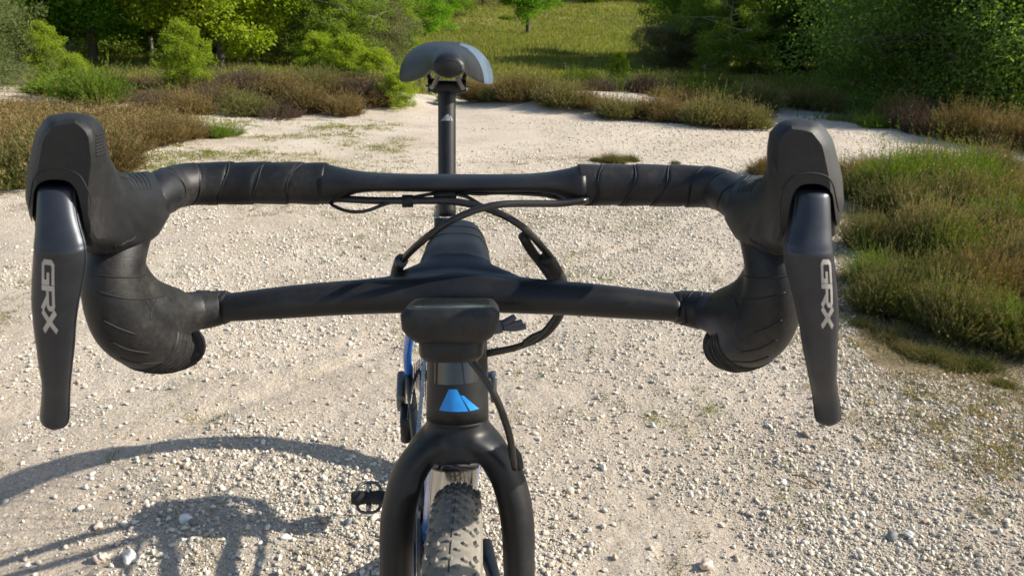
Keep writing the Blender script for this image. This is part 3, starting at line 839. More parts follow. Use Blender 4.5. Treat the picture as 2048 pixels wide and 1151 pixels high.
# ============================================================ the land
def vnoise(x, y, seed=0):
    xi = np.floor(x).astype(np.int64); yi = np.floor(y).astype(np.int64); fx = x-xi; fy = y-yi
    fx = fx*fx*(3-2*fx); fy = fy*fy*(3-2*fy)
    def h(a, b):
        n = (a*374761393+b*668265263+seed*1274126177) & 0xffffffff
        n = ((n ^ (n >> 13))*1274126177) & 0xffffffff
        n = ((n ^ (n >> 16))*2246822519) & 0xffffffff
        return ((n ^ (n >> 15)) & 0xffffff)/float(0xffffff)
    return (h(xi, yi)*(1-fx)+h(xi+1, yi)*fx)*(1-fy)+(h(xi, yi+1)*(1-fx)+h(xi+1, yi+1)*fx)*fy
def fbm(x, y, s, o=4, seed=0, g=.5):
    t = 0; a = 1; n = 0
    for k in range(o):
        t = t+a*(vnoise(x*s+17.3*k, y*s-9.1*k, seed+k)-.5); n += a; a *= g; s *= 2.03
    return t/n*2
def sstep(a, b, x):
    t = np.clip((x-a)/(b-a), 0, 1); return t*t*(3-2*t)
def height(x, y):
    x = np.asarray(x, float); y = np.asarray(y, float)
    r = np.hypot(x-CAM[0], y-CAM[1])
    far = sstep(4, 12, r)
    h = fbm(x, y, 1.1, 3, 3)*.018*(1-far)+fbm(x, y, 6.0, 4, 5, .6)*.010*(1-sstep(3, 8, r))+fbm(x, y, 28., 2, 8)*.0035*(1-sstep(2.2, 4.5, r))
    # soft dunes at the edge of the sand
    def g(cx, cy, sx, sy, a): return a*np.exp(-((x-cx)/sx)**2-((y-cy)/sy)**2)
    h = h+g(-1.9, 9.9, 1.5, 1.0, .20)+g(2.0, 9.7, 1.5, .8, .20)+g(-4.2, 6.6, 1.6, 1.3, .12)+g(3.5, 7.6, 2.5, .5, .05)-g(.2, 9.6, .5, 2.0, .05)
    h = h+fbm(x, y, .7, 3, 11)*.07*far*(1-sstep(30, 60, r))+fbm(x, y, .12, 3, 12)*.5*sstep(12, 40, r)
    # tyre ruts crossing in front of the rear wheel
    for a, b in ((.55, .35), (1.05, .55)):
        d = (y-(2.2+a*x)); h = h-.010*np.exp(-(d/.05)**2)*(r < 6)
    h = h+np.where(r > 38, (r-38)*.078*sstep(36, 60, r), 0)
    h = h+fbm(x, y, .35, 3, 15)*.16*sstep(14, 22, r)
    h = np.where(r > 170, (170-38)*.078+(r-170)*.01, h)
    return h-.0*x
def vegmask(x, y):
    """1 where the soil is grown over, 0 on open sand"""
    n = fbm(x, y, .9, 4, 21)*.6; n2 = fbm(x, y, 4., 3, 31)*.25
    far = sstep(-.25, .45, (y+n+n2)-(10.3+.0*x+np.where(x > 3, -.15*(x-3), 0)+1.6*np.exp(-((x-.15)/.45)**2)))
    strip = (1-sstep(.3, .6, np.abs(y-(10.0+.06*(x-4)))))*sstep(3.0, 3.6, x)*(1-sstep(7.5, 8.5, x))
    bankL = sstep(-.1, .3, (-1.95-.16*(y-4.3)+n*.3-x))*sstep(4.25, 4.5, y+n2)*(1-sstep(7.6, 8.1, y+n*.4))
    leftp = sstep(-.1, .3, -x-2.4)*(1-sstep(3.9, 4.2, y))*0
    bankR = sstep(-.1, .25, x-(1.38+.52*(y-1.9))+n*.2+n2*.6)*(1-sstep(5.9, 6.5, y+n*.3))*sstep(1.62, 1.85, y+.12*n)
    rowR = sstep(-.1, .3, x-4.9+n*.5)*sstep(8.2, 8.5, y+n2)*(1-sstep(9.3, 9.6, y))
    return np.clip(np.maximum.reduce([far*(1-strip), bankL, bankR, rowR]), 0, 1), strip

ang = np.concatenate([np.linspace(-180, -62, 24, endpoint=False), np.linspace(-62, -36, 30, endpoint=False), np.linspace(-36, 46, 430, endpoint=False), np.linspace(46, 64, 24, endpoint=False), np.linspace(64, 180, 24, endpoint=False)])
ang = np.radians(ang); NA = len(ang)
rad = [.35]
while rad[-1] < 900: rad.append(rad[-1]*(1.0078 if rad[-1] < 12 else 1.03))
rad = np.array(rad); NR = len(rad)
A_, Rr = np.meshgrid(ang, rad)
X = CAM[0]+Rr*np.sin(A_); Y = CAM[1]+Rr*np.cos(A_); Z = height(X, Y)
V = np.stack([X, Y, Z], -1).reshape(-1, 3)
F = grid_faces(NR, NA)[:, ::-1]
cV = np.array([[CAM[0], CAM[1], float(height(CAM[0], CAM[1]))]])
me = raw_mesh('ground', np.concatenate([V, cV]), F)
bm = bmesh.new(); bm.from_mesh(me); bm.verts.ensure_lookup_table(); c0 = bm.verts[len(V)]
for j in range(NA): bm.faces.new((bm.verts[j], bm.verts[(j+1) % NA], c0))
for f in bm.faces: f.smooth = True
bm.to_mesh(me); bm.free()
vm, st_ = vegmask(X.ravel(), Y.ravel())
vm = np.r_[vm, 0]; st_ = np.r_[st_, 0]
at1 = me.attributes.new('veg', 'FLOAT', 'POINT'); at1.data.foreach_set('value', vm.astype(np.float32))
d_ = X.ravel()-(1.45+.52*(np.maximum(Y.ravel(), 1.75)-1.9)); lt = sstep(-.40, .10, d_+fbm(X.ravel(), Y.ravel(), 2.2, 4, 91)*.35)*(Y.ravel() < 6)*(Y.ravel() > 0)*(X.ravel() > .3); lt = np.r_[lt, 0]
at3 = me.attributes.new('litter', 'FLOAT', 'POINT'); at3.data.foreach_set('value', lt.astype(np.float32))
at2 = me.attributes.new('track', 'FLOAT', 'POINT'); at2.data.foreach_set('value', st_.astype(np.float32))
ground = bpy.data.objects.new('ground', me); COL.objects.link(ground); ground['kind'] = 'structure'

def attr(nt, name, out='Fac'):
    n = nt.nodes.new('ShaderNodeAttribute'); n.attribute_name = name; return n.outputs[out]
def mth(nt, op, a, b=None, clamp=False):
    n = nt.nodes.new('ShaderNodeMath'); n.operation = op; n.use_clamp = clamp
    for s, v in ((n.inputs[0], a), (n.inputs[1], b)):
        if v is None: continue
        if hasattr(v, 'is_linked'): nt.links.new(v, s)
        else: s.default_value = v
    return n.outputs[0]
mt, nt, b = nmat('sand_gravel_and_turf'); b.inputs['Roughness'].default_value = .92; b.inputs['Specular IOR Level'].default_value = .2
sand = ramp(nt, noise(nt, 1.3, 6, .65), [(.3, (.48, .40, .318)), (.5, (.58, .495, .405)), (.72, (.66, .585, .49))])
grit = ramp(nt, noise(nt, 150, 3, .7), [(.3, (.62, .59, .54)), (.5, (1, 1, 1)), (.68, (1.2, 1.18, 1.13))])
sand = mixc(nt, 1.0, sand, grit, 'MULTIPLY')
vo = nt.nodes.new('ShaderNodeTexVoronoi'); vo.inputs['Scale'].default_value = 62; tc = nt.nodes.new('ShaderNodeTexCoord'); nt.links.new(tc.outputs['Object'], vo.inputs['Vector'])
stf = ramp(nt, vo.outputs['Distance'], [(.28, (1, 1, 1)), (.42, (0, 0, 0))])
pick = ramp(nt, vo.outputs['Color'], [(.45, (0, 0, 0)), (.55, (1, 1, 1))])
sm = mth(nt, 'MULTIPLY', stf, pick)
sand = mixc(nt, mth(nt, 'MULTIPLY', sm, .7), sand, (.66, .62, .54))
moss = ramp(nt, noise(nt, 9, 6, .75), [(.3, (.075, .085, .022)), (.5, (.14, .13, .045)), (.7, (.24, .19, .09))])
mossf = mth(nt, 'MULTIPLY', ramp(nt, noise(nt, 2.1, 8, .78), [(.52, (0, 0, 0)), (.62, (.75,)*3)]), ramp(nt, noise(nt, 30, 4, .7), [(.42, (0, 0, 0)), (.55, (1, 1, 1))]))
base = mixc(nt, mth(nt, 'MULTIPLY', mossf, .45), sand, moss)
# turf of the meadow, heath soil nearer
tc2 = nt.nodes.new('ShaderNodeTexCoord'); sp2 = nt.nodes.new('ShaderNodeSeparateXYZ'); nt.links.new(tc2.outputs['Object'], sp2.inputs[0])
turf = ramp(nt, noise(nt, .35, 8, .7), [(.32, (.085, .115, .024)), (.44, (.155, .175, .040)), (.55, (.24, .225, .065)), (.70, (.33, .27, .12))])
turf2 = ramp(nt, noise(nt, 7, 6, .8), [(.35, (.45, .5, .42)), (.6, (1.2, 1.18, 1.1))])
turf3 = ramp(nt, noise(nt, 1.1, 7, .8), [(.38, (.55, .52, .5)), (.5, (1, 1, 1)), (.66, (1.15, 1.05, .95))])
turf = mixc(nt, 1, turf, turf3, 'MULTIPLY')
turf = mixc(nt, 1, turf, turf2, 'MULTIPLY')
soil = ramp(nt, noise(nt, 3, 7, .75), [(.35, (.075, .055, .035)), (.55, (.15, .115, .065)), (.72, (.13, .13, .05))])
fd = nt.nodes.new('ShaderNodeMapRange'); fd.inputs['From Min'].default_value = 12; fd.inputs['From Max'].default_value = 17; nt.links.new(sp2.outputs['Y'], fd.inputs['Value'])
grown = mixc(nt, fd.outputs[0], soil, turf)
vf = mth(nt, 'MULTIPLY', attr(nt, 'veg'), ramp(nt, mth(nt, 'ADD', noise(nt, 14, 5, .7), mth(nt, 'MULTIPLY', attr(nt, 'veg'), .45)), [(.55, (0, 0, 0)), (.75, (1, 1, 1))]))
litc = ramp(nt, noise(nt, 40, 5, .8), [(.35, (.13, .12, .035)), (.5, (.27, .17, .075)), (.65, (.36, .25, .13))])
lf = mth(nt, 'MULTIPLY', attr(nt, 'litter'), ramp(nt, noise(nt, 9, 6, .75), [(.42, (0, 0, 0)), (.56, (.9,)*3)]))
base = mixc(nt, lf, base, litc)
base = mixc(nt, vf, base, grown)
base = mixc(nt, mth(nt, 'MULTIPLY', attr(nt, 'track'), .8), base, (.30, .29, .28))
nt.links.new(base, b.inputs['Base Color'])
b1 = bump(nt, b, noise(nt, 60, 6, .75), .9, .02)
b2 = bump(nt, b, noise(nt, 320, 3, .7), .6, .004, b1)
b3 = bump(nt, b, stf, .5, .004, b2)
me.materials.append(mt)

# ------------------------------------------------------------ stones
def stone_mesh(name, seed, sub=2, flat=.7):
    r = np.random.default_rng(seed); bm = bmesh.new(); bmesh.ops.create_icosphere(bm, subdivisions=sub, radius=.5)
    k1, k2, k3 = r.normal(size=3), r.normal(size=3), r.normal(size=3)
    for v in bm.verts:
        p = np.array(v.co); q = p*(1+.16*math.sin(p@k1*3.5)+.12*math.sin(p@k2*6+1)+.07*math.sin(p@k3*11))
        for pl in (k1, k2):
            n = pl/np.linalg.norm(pl); d = q@n
            if d > .36: q = q-n*(d-.36)*.75
        v.co = q*np.array([1, .8, flat])
    for f in bm.faces: f.smooth = True
    me = bpy.data.meshes.new(name); bm.to_mesh(me); bm.free()
    me.set_sharp_from_angle(angle=R_(48)); return me
def stonemat(name, stops, sat=1):
    mt, nt, b = nmat(name); b.inputs['Roughness'].default_value = .75; b.inputs['Specular IOR Level'].default_value = .3
    oi = nt.nodes.new('ShaderNodeObjectInfo')
    c = ramp(nt, oi.outputs['Random'], stops)
    c = mixc(nt, 1, c, ramp(nt, noise(nt, 3.0, 5, .7), [(.3, (.72, .7, .66)), (.6, (1.05,)*3)]), 'MULTIPLY')
    nt.links.new(c, b.inputs['Base Color']); bump(nt, b, noise(nt, 12, 4, .7), .35, .05); return mt
M['pebble'] = stonemat('pale_pebble', [(0, (.74, .68, .58)), (.3, (.64, .57, .46)), (.55, (.80, .76, .68)), (.78, (.56, .50, .41)), (.88, (.38, .35, .31)), (.95, (.48, .36, .25)), (1, (.74, .72, .68))])
M['grit'] = stonemat('pale_grit', [(0, (.62, .58, .50)), (.35, (.52, .45, .35)), (.65, (.68, .65, .58)), (.85, (.46, .41, .33)), (1, (.33, .30, .26))])
M['dark_stone'] = surf('dark_grey_stone', (.16, .165, .17), .7, grain=.3, gs=300)
M['brown_stone'] = surf('brown_stone', (.26, .20, .14), .7, grain=.3, gs=300)
M['pink_stone'] = surf('pinkish_stone', (.55, .44, .36), .7, grain=.3, gs=300)
M['white_stone'] = surf('white_stone', (.64, .62, .57), .6, grain=.3, gs=300)
pebs = [stone_mesh('pebble', 40+i, 2, .55+.08*i) for i in range(5)]
for p in pebs: p.materials.append(M['pebble'])
grits = [stone_mesh('grit', 60+i, 1, .6) for i in range(3)]
for p in grits: p.materials.append(M['grit'])

def scatter(name, P, S, Rt, srcs, idx=None, mat=None, kind='stuff'):
    """points with size and turn -> instances of a few small meshes (geometry nodes)"""
    me = bpy.data.meshes.new(name); me.vertices.add(len(P)); me.vertices.foreach_set('co', np.asarray(P, np.float32).ravel())
    a = me.attributes.new('siz', 'FLOAT', 'POINT'); a.data.foreach_set('value', np.asarray(S, np.float32))
    a = me.attributes.new('trn', 'FLOAT_VECTOR', 'POINT'); a.data.foreach_set('vector', np.asarray(Rt, np.float32).ravel())
    a = me.attributes.new('pick', 'INT', 'POINT'); a.data.foreach_set('value', rng.integers(0, len(srcs), len(P)).astype(np.int32))
    o = bpy.data.objects.new(name, me); COL.objects.link(o); o['kind'] = kind
    ng = bpy.data.node_groups.new(name, 'GeometryNodeTree')
    ng.interface.new_socket('Geometry', in_out='INPUT', socket_type='NodeSocketGeometry'); ng.interface.new_socket('Geometry', in_out='OUTPUT', socket_type='NodeSocketGeometry')
    nn = ng.nodes; L = ng.links
    gi = nn.new('NodeGroupInput'); go = nn.new('NodeGroupOutput'); iop = nn.new('GeometryNodeInstanceOnPoints'); g2i = nn.new('GeometryNodeGeometryToInstance')
    for sm_ in srcs[::-1]:
        so = bpy.data.objects.new(sm_.name, sm_)
        oi = nn.new('GeometryNodeObjectInfo'); oi.inputs['Object'].default_value = so; oi.inputs['As Instance'].default_value = True
        L.new(oi.outputs['Geometry'], g2i.inputs[0])
    def named(n, t):
        q = nn.new('GeometryNodeInputNamedAttribute'); q.data_type = t; q.inputs['Name'].default_value = n; return q.outputs['Attribute']
    L.new(gi.outputs[0], iop.inputs['Points']); 
    # join all sources, then pick one per point
    jn = nn.new('GeometryNodeJoinGeometry')
    for l in list(g2i.inputs[0].links): pass
    for nd in [x for x in nn if x.bl_idname == 'GeometryNodeObjectInfo']:
        L.new(nd.outputs['Geometry'], jn.inputs[0])
    nn.remove(g2i)
    L.new(jn.outputs[0], iop.inputs['Instance']); iop.inputs['Pick Instance'].default_value = True
    L.new(named('pick', 'INT'), iop.inputs['Instance Index']); L.new(named('siz', 'FLOAT'), iop.inputs['Scale']); L.new(named('trn', 'FLOAT_VECTOR'), iop.inputs['Rotation'])
    L.new(iop.outputs[0], go.inputs[0])
    md = o.modifiers.new('scatter', 'NODES'); md.node_group = ng
    return o
def polar(n, r0, r1, a0=-34, a1=46, p=1.0):
    r = r0+(r1-r0)*rng.random(n)**p; a = np.radians(rng.uniform(a0, a1, n)); return CAM[0]+r*np.sin(a), CAM[1]+r*np.cos(a)
def keep(x, y, lim=.5, clump=0.0, seed=77):
    v, s = vegmask(x, y); k = v < lim
    if clump:
        c = fbm(x, y, 2.2, 3, seed)+fbm(x, y, .6, 2, seed+1)*.8+.25*sstep(.3, 2.2, x)
        k &= rng.random(len(x)) < np.clip(.42+c*clump, .05, 1)
    return x[k], y[k]
def put(name, n, r0, r1, s0, s1, srcs, clump, p=1.0, up=.25, lim=.5, exp=2.2):
    x, y = polar(n, r0, r1, p=p); x, y = keep(x, y, lim, clump)
    s = s0+(s1-s0)*rng.random(len(x))**exp
    P = np.stack([x, y, height(x, y)+s*up-.0], 1)
    Rt = np.stack([rng.normal(0, .35, len(x)), rng.normal(0, .35, len(x)), rng.uniform(0, 6.28, len(x))], 1)
    return scatter(name, P, s, Rt, srcs)
o = put('fine_gravel', 420000, 1.05, 4.8, .0022, .0075, grits, 1.0, p=1.25, up=.15); o['label'] = 'fine pale grit covering the track'
o = put('gravel', 95000, 1.05, 5.6, .0045, .0150, pebs, 1.1, p=1.2, exp=3.0); o['label'] = 'pale gravel of mixed pebbles strewn over the track'
o = put('gravel', 45000, 3.8, 9.0, .006, .020, pebs, 1.3, p=.8, exp=3.2); o['label'] = 'scattered pale pebbles on the open sand farther off'
# the larger stones, one by one
smesh = [stone_mesh('loose_stone', 90+i, 2, .6+.06*(i % 3)) for i in range(6)]
for s_ in smesh: s_.materials.append(M['pebble'])
def gpt(px, py, z=0.0):
    d = CR*(px-1024)/FPX-CU*(py-575.5)/FPX+CF; t = (z-CAM[2])/d[2]; q = CAM+d*t
    return q[0], q[1]
def stone(px, py, wpx, label, mat=None, group=None, sub=3, seed=None, sc_=(1, 1, 1)):
    x, y = gpt(px, py); d = (np.array([x, y, 0])-CAM)@CF; w = .85*wpx*d/FPX
    me_ = stone_mesh('loose_stone', seed or rnd.randint(0, 9999), sub, .75) if mat else rnd.choice(smesh)
    if mat: me_.materials.append(mat)
    o = bpy.data.objects.new('loose_stone', me_); COL.objects.link(o)
    o.location = (x, y, float(height(x, y))+w*.22); o.scale = (w*sc_[0], w*sc_[1], w*sc_[2]); o.rotation_euler = (rnd.gauss(0, .2), rnd.gauss(0, .2), rnd.uniform(0, 6))
    tag(o, label, 'stone', group); return o
stone(1785, 1071, 33, 'smooth dark grey stone lying on the gravel at lower right', M['dark_stone'], seed=5)
stone(1817, 1066, 22, 'white stone touching the dark grey stone on its right', M['white_stone'], seed=6)
stone(1611, 875, 20, 'small brown stone on the gravel below the right brake lever', M['brown_stone'], seed=7, sc_=(.8, 1.3, 1))
stone(1413, 1136, 36, 'largest pinkish stone at the bottom edge right of the fork', M['pink_stone'], seed=8)
stone(1567, 962, 20, 'smooth cream stone beside a thin brown twig', M['white_stone'], seed=9, sc_=(1.2, .8, 1))
stone(374, 1046, 28, 'left one of two pale stones in the wheel shadow', M['white_stone'], seed=10, sc_=(1, 1.2, 1))
stone(389, 1054, 22, 'greyer right one of two stones in the wheel shadow', M['dark_stone'], seed=11)
stone(197, 1055, 26, 'cream stone between the two shadow bars at lower left', M['pink_stone'], seed=12)
stone(262, 1122, 42, 'chunky white stone near the bottom edge at lower left', M['white_stone'], seed=13)
stone(205, 1122, 36, 'flat tan stone left of the chunky white stone', M['pink_stone'], seed=14)
stone(572, 1080, 22, 'flat white stone at the pedal shadow', M['white_stone'], seed=15, sc_=(1.3, .8, .8))
stone(697, 1055, 20, 'grey stone left of the fork leg', M['dark_stone'], seed=16)
stone(370, 935, 14, 'brown stone inside the arch of the wheel shadow', M['brown_stone'], seed=17)
stone(1305, 852, 14, 'small white stone in the middle of the gravel right of the fork', M['white_stone'], seed=18)
stone(1207, 940, 18, 'white flat stone halfway between fork and cream stone', M['white_stone'], seed=19)
k = 0
while k < 270:
    a = rnd.uniform(-31, 42); r = 1.0+4.2*rnd.random()**1.7
    x, y = CAM[0]+r*math.sin(R_(a)), CAM[1]+r*math.cos(R_(a))
    v, _s = vegmask(np.array([x]), np.array([y]))
    if v[0] > .35: continue
    c = float(fbm(np.array([x]), np.array([y]), 2.2, 3, 77)[0])
    if rnd.random() > .55+c: continue
    w = rnd.uniform(.008, .014)+.010*rnd.random()**3
    o = bpy.data.objects.new('loose_stone', rnd.choice(smesh)); COL.objects.link(o)
    o.location = (x, y, float(height(x, y))+w*.2); q = rnd.uniform(.75, 1.25); o.scale = (w*q, w/q, w*rnd.uniform(.7, 1.1)); o.rotation_euler = (rnd.gauss(0, .25), rnd.gauss(0, .25), rnd.uniform(0, 6.28))
    tag(o, 'loose pale stone, larger than the gravel it lies in', 'stone', 'loose stones on the gravel'); k += 1
tw = obj('twig', *tubec(np.array([(*gpt(1583, 953), .006), (*gpt(1600, 960), .012), (*gpt(1618, 968), .010), (*gpt(1632, 974), .006)]), .0022, 6, .004), surf('dry_twig', (.16, .10, .055), .8), None)
tag(tw, 'thin dry brown twig lying beside the cream stone', 'twig')

# ------------------------------------------------------------ leaves and plants
def leafmat(name, stops, transl=.3, rough=.7, flat=None):
    mt = bpy.data.materials.new(name); mt.use_nodes = True; nt = mt.node_tree; nt.nodes.clear()
    out = nt.nodes.new('ShaderNodeOutputMaterial'); d = nt.nodes.new('ShaderNodeBsdfPrincipled'); t = nt.nodes.new('ShaderNodeBsdfTranslucent'); mx = nt.nodes.new('ShaderNodeMixShader')
    d.inputs['Roughness'].default_value = rough; d.inputs['Specular IOR Level'].default_value = .15
    oi = nt.nodes.new('ShaderNodeObjectInfo')
    f = mth(nt, 'ADD', attr(nt, 'tint'), mth(nt, 'MULTIPLY', mth(nt, 'SUBTRACT', oi.outputs['Random'], .5), .30), True)
    c = ramp(nt, f, stops)
    hs = nt.nodes.new('ShaderNodeHueSaturation'); hs.inputs['Saturation'].default_value = 1.25; hs.inputs['Value'].default_value = 1.5; nt.links.new(c, hs.inputs['Color'])
    nt.links.new(c, d.inputs['Base Color']); nt.links.new(hs.outputs[0], t.inputs['Color']); mx.inputs[0].default_value = transl
    nt.links.new(d.outputs[0], mx.inputs[1]); nt.links.new(t.outputs[0], mx.inputs[2]); nt.links.new(mx.outputs[0], out.inputs[0]); return mt
M['leaf_bright'] = leafmat('bright_green_leaves', [(0, (.07, .16, .014)), (.5, (.14, .28, .022)), (1, (.23, .38, .04))], .42)
M['leaf_maple'] = leafmat('yellow_green_leaves', [(0, (.12, .18, .012)), (.5, (.22, .30, .02)), (1, (.34, .38, .04))], .40)
M['leaf_dark'] = leafmat('dark_green_leaves', [(0, (.075, .13, .022)), (.5, (.135, .205, .034)), (1, (.23, .31, .06))], .5)
M['leaf_birch'] = leafmat('light_green_leaves', [(0, (.10, .15, .024)), (.5, (.17, .24, .038)), (1, (.26, .33, .065))], .38)
M['leaf_olive'] = leafmat('olive_grey_leaves', [(0, (.10, .105, .045)), (.5, (.17, .17, .075)), (1, (.25, .24, .11))], .3)
M['leaf_shrub'] = leafmat('yellow_green_shrub_leaves', [(0, (.13, .19, .02)), (.5, (.25, .32, .035)), (1, (.36, .42, .07))], .48)
M['leaf_oak'] = leafmat('deep_green_leaves', [(0, (.07, .125, .032)), (.5, (.125, .195, .048)), (1, (.20, .27, .07))], .5)
M['needle'] = leafmat('blue_green_needles', [(0, (.07, .10, .032)), (.5, (.13, .165, .05)), (1, (.23, .25, .09))], .15)
M['heath_green'] = leafmat('olive_green_heath', [(0, (.036, .046, .013)), (.4, (.085, .105, .025)), (.66, (.15, .15, .045)), (1, (.31, .23, .115))], .22)
M['heath_rust'] = leafmat('rust_brown_heath', [(0, (.065, .052, .020)), (.35, (.13, .098, .034)), (.7, (.215, .155, .06)), (1, (.30, .225, .10))], .2)
M['heath_dark'] = leafmat('dark_brown_heath', [(0, (.045, .033, .024)), (.5, (.09, .062, .042)), (1, (.17, .125, .085))], .18)
M['gorse'] = leafmat('fresh_green_gorse', [(0, (.07, .115, .016)), (.5, (.14, .21, .028)), (1, (.23, .30, .055))], .3)
M['flower'] = leafmat('yellow_flowers', [(0, (.60, .36, .01)), (1, (.78, .52, .02))], .2)
M['grass'] = leafmat('green_grass', [(0, (.085, .11, .024)), (.5, (.165, .185, .045)), (1, (.32, .28, .11))], .45)
M['drygrass'] = leafmat('dry_grass', [(0, (.09, .10, .028)), (.5, (.19, .16, .06)), (1, (.32, .26, .13))], .25)
M['bark'] = surf('brown_bark', (.085, .065, .048), .9, grain=.8, gs=60)
M['birch_bark'] = surf('pale_birch_bark', (.42, .39, .34), .8, grain=.5, gs=60, dust=1.0, dustcol=(.08, .07, .06))
M['stem'] = surf('brown_stems', (.10, .068, .042), .9)

def tri_mesh(name, P, D, W, L, tint, mat, quad=True):
    """many small leaves: base point P, direction D, width vector W"""
    n = len(P); L = np.asarray(L)[:, None]
    if quad:
        V = np.stack([P, P+D*L*.5+W, P+D*L, P+D*L*.45-W], 1).reshape(-1, 3); F = np.arange(4*n).reshape(-1, 4); t = np.repeat(tint, 4)
    else:
        V = np.stack([P-W, P+W, P+D*L], 1).reshape(-1, 3); F = np.arange(3*n).reshape(-1, 3); t = np.repeat(tint, 3)
    me = raw_mesh(name, V, F, False); a = me.attributes.new('tint', 'FLOAT', 'POINT'); a.data.foreach_set('value', t.astype(np.float32)); me.materials.append(mat); return me
def unit(v): return v/(np.linalg.norm(v, axis=-1, keepdims=True)+1e-9)
def perp(D, r): return unit(np.cross(D, unit(r.normal(size=D.shape))))

def heath(name, seed, Rb, H, nt_, nl, mat, leafL=.010, leafW=.0012, spread=1.0, flowers=0, tipdry=.3, clumps=5):
    """dome of fine upright twigs set with short needles"""
    r = np.random.default_rng(seed)
    cc = r.normal(0, .45, (clumps, 2))*Rb; ch = r.uniform(.5, 1.1, clumps)
    ci = r.integers(0, clumps, nt_)
    rr = np.sqrt(r.random(nt_))*Rb*.62; a = r.uniform(0, 6.283, nt_)
    base = np.stack([cc[ci, 0]*.5+rr*np.cos(a)*.6, cc[ci, 1]*.5+rr*np.sin(a)*.6, np.zeros(nt_)], 1)
    q = rr/(Rb*.62); lean = q*.95*spread
    out = np.stack([np.cos(a)*lean+cc[ci, 0]/Rb*.5, np.sin(a)*lean+cc[ci, 1]/Rb*.5, np.ones(nt_)], 1)+r.normal(0, .27, (nt_, 3))
    out = unit(out); Lt = H*ch[ci]*(1.08-.42*q**2)*r.uniform(.5, 1.12, nt_)*np.where(r.random(nt_) < .14, 1.32, 1)
    bend = r.normal(0, .12, (nt_, 3))
    def pos(t): return base+out*(Lt*t)[:, None]+bend*(Lt*t*t)[:, None]+np.array([0, 0, -.0])*t[:, None]
    # stems as thin strips
    seg_ = 3; S = []; Fs = []; w = perp(out, r)*.0011
    for k in range(seg_+1):
        p = pos(np.full(nt_, .1+.88*k/seg_)); ww = w*(1.15-k/seg_); S.append(np.stack([p-ww, p+ww], 1))
    S = np.stack(S, 1).reshape(nt_, -1, 3); V = S.reshape(-1, 3); o_ = np.arange(nt_)[:, None]*(2*(seg_+1)); 
    Fl = np.concatenate([np.stack([o_[:, 0]+2*k, o_[:, 0]+2*k+1, o_[:, 0]+2*k+3, o_[:, 0]+2*k+2], 1) for k in range(seg_)])
    sm_ = raw_mesh('stems', V, Fl, False); sm_.materials.append(M['stem'])
    ti = np.repeat(np.arange(nt_), nl); t = .28+.72*r.random(nt_*nl)**.8
    p = base[ti]+out[ti]*(Lt[ti]*t)[:, None]+bend[ti]*(Lt[ti]*t*t)[:, None]
    # side shoots
    side = unit(r.normal(size=(nt_*nl, 3))); p = p+side*(.016*spread*(1.05-t)*r.random(nt_*nl)*1.6)[:, None]*(H/.3)
    D = unit(out[ti]*.9+side*.75+np.array([0, 0, .25])); tt = r.random(nt_)[ti]*.55+.15*r.random(len(ti))+.35*t*(1 if tipdry else .5)+tipdry*(t > .86)*r.random(nt_)[ti]
    L = leafL*r.uniform(.6, 1.5, len(ti)); W = perp(D, r)*(leafW*r.uniform(.7, 1.3, len(ti)))[:, None]
    fm = tri_mesh('foliage', p, D, W, L, np.clip(tt-.12, 0, 1), M[mat], quad=False)
    fl = None
    if flowers:
        pi = r.integers(0, len(p), flowers); pp = p[pi]; pp = pp[t[pi] > .6]; n = len(pp); rep = 5
        P = np.repeat(pp, rep, 0)+r.normal(0, .006, (n*rep, 3)); Df = unit(r.normal(size=P.shape)); 
        fl = tri_mesh('flowers', P, Df, perp(Df, r)*.0045, np.full(len(P), .012), r.random(len(P)), M['flower'])
    return dict(name=name, stems=sm_, foliage=fm, flowers=fl, H=H, R=Rb)
def place_plant(src, x, y, s, label, cat, group=None, rz=None, sz=1.0, parts=True, dz=-.01):
    e = empty(src['name'], (x, y, float(height(x, y))+dz), rnd.uniform(0, 6.28) if rz is None else rz); e.scale = (s, s, s*sz)
    tag(e, label, cat, group)
    for k in ('stems', 'foliage', 'flowers'):
        if src[k] is not None: obj_me(k, src[k], e)
    return e
HN = [heath('heather_bush', 1, .34, .36, 1700, 34, 'heath_green', .015, .0018, tipdry=.45), heath('heather_bush', 2, .36, .34, 1700, 34, 'heath_green', .015, .0018, tipdry=.25, clumps=7), heath('heather_bush', 3, .32, .32, 1700, 32, 'heath_rust', .015, .0018, tipdry=.4)]
GN_ = [heath('gorse_bush', 4, .26, .46, 1000, 40, 'gorse', .018, .0021, spread=.8, flowers=90, tipdry=0, clumps=4)]
HF = [heath('heather_bush', 11, .5, .50, 1500, 26, 'heath_rust', .022, .0034, tipdry=.4, clumps=7), heath('heather_bush', 12, .5, .48, 1500, 26, 'heath_green', .024, .0036, tipdry=.3, clumps=7), heath('heather_bush', 13, .5, .45, 1500, 26, 'heath_dark', .022, .0034, tipdry=.3, clumps=7)]
GF = [heath('gorse_bush', 14, .5, .75, 1100, 34, 'gorse', .034, .0060, spread=.9, flowers=260, tipdry=0, clumps=6), heath('green_shrub', 15, .55, .8, 1100, 36, 'leaf_birch', .042, .0085, spread=1.0, tipdry=0, clumps=6)]

ORD = ['leftmost', 'second', 'third', 'fourth', 'fifth', 'sixth', 'seventh', 'eighth', 'ninth', 'tenth', 'eleventh', 'twelfth', 'thirteenth', 'fourteenth', 'fifteenth', 'sixteenth', 'seventeenth', 'eighteenth', 'nineteenth', 'twentieth']
def nth(i, noun):
    return ('leftmost '+noun) if i == 0 else (ORD[i]+' '+noun+' from the left')
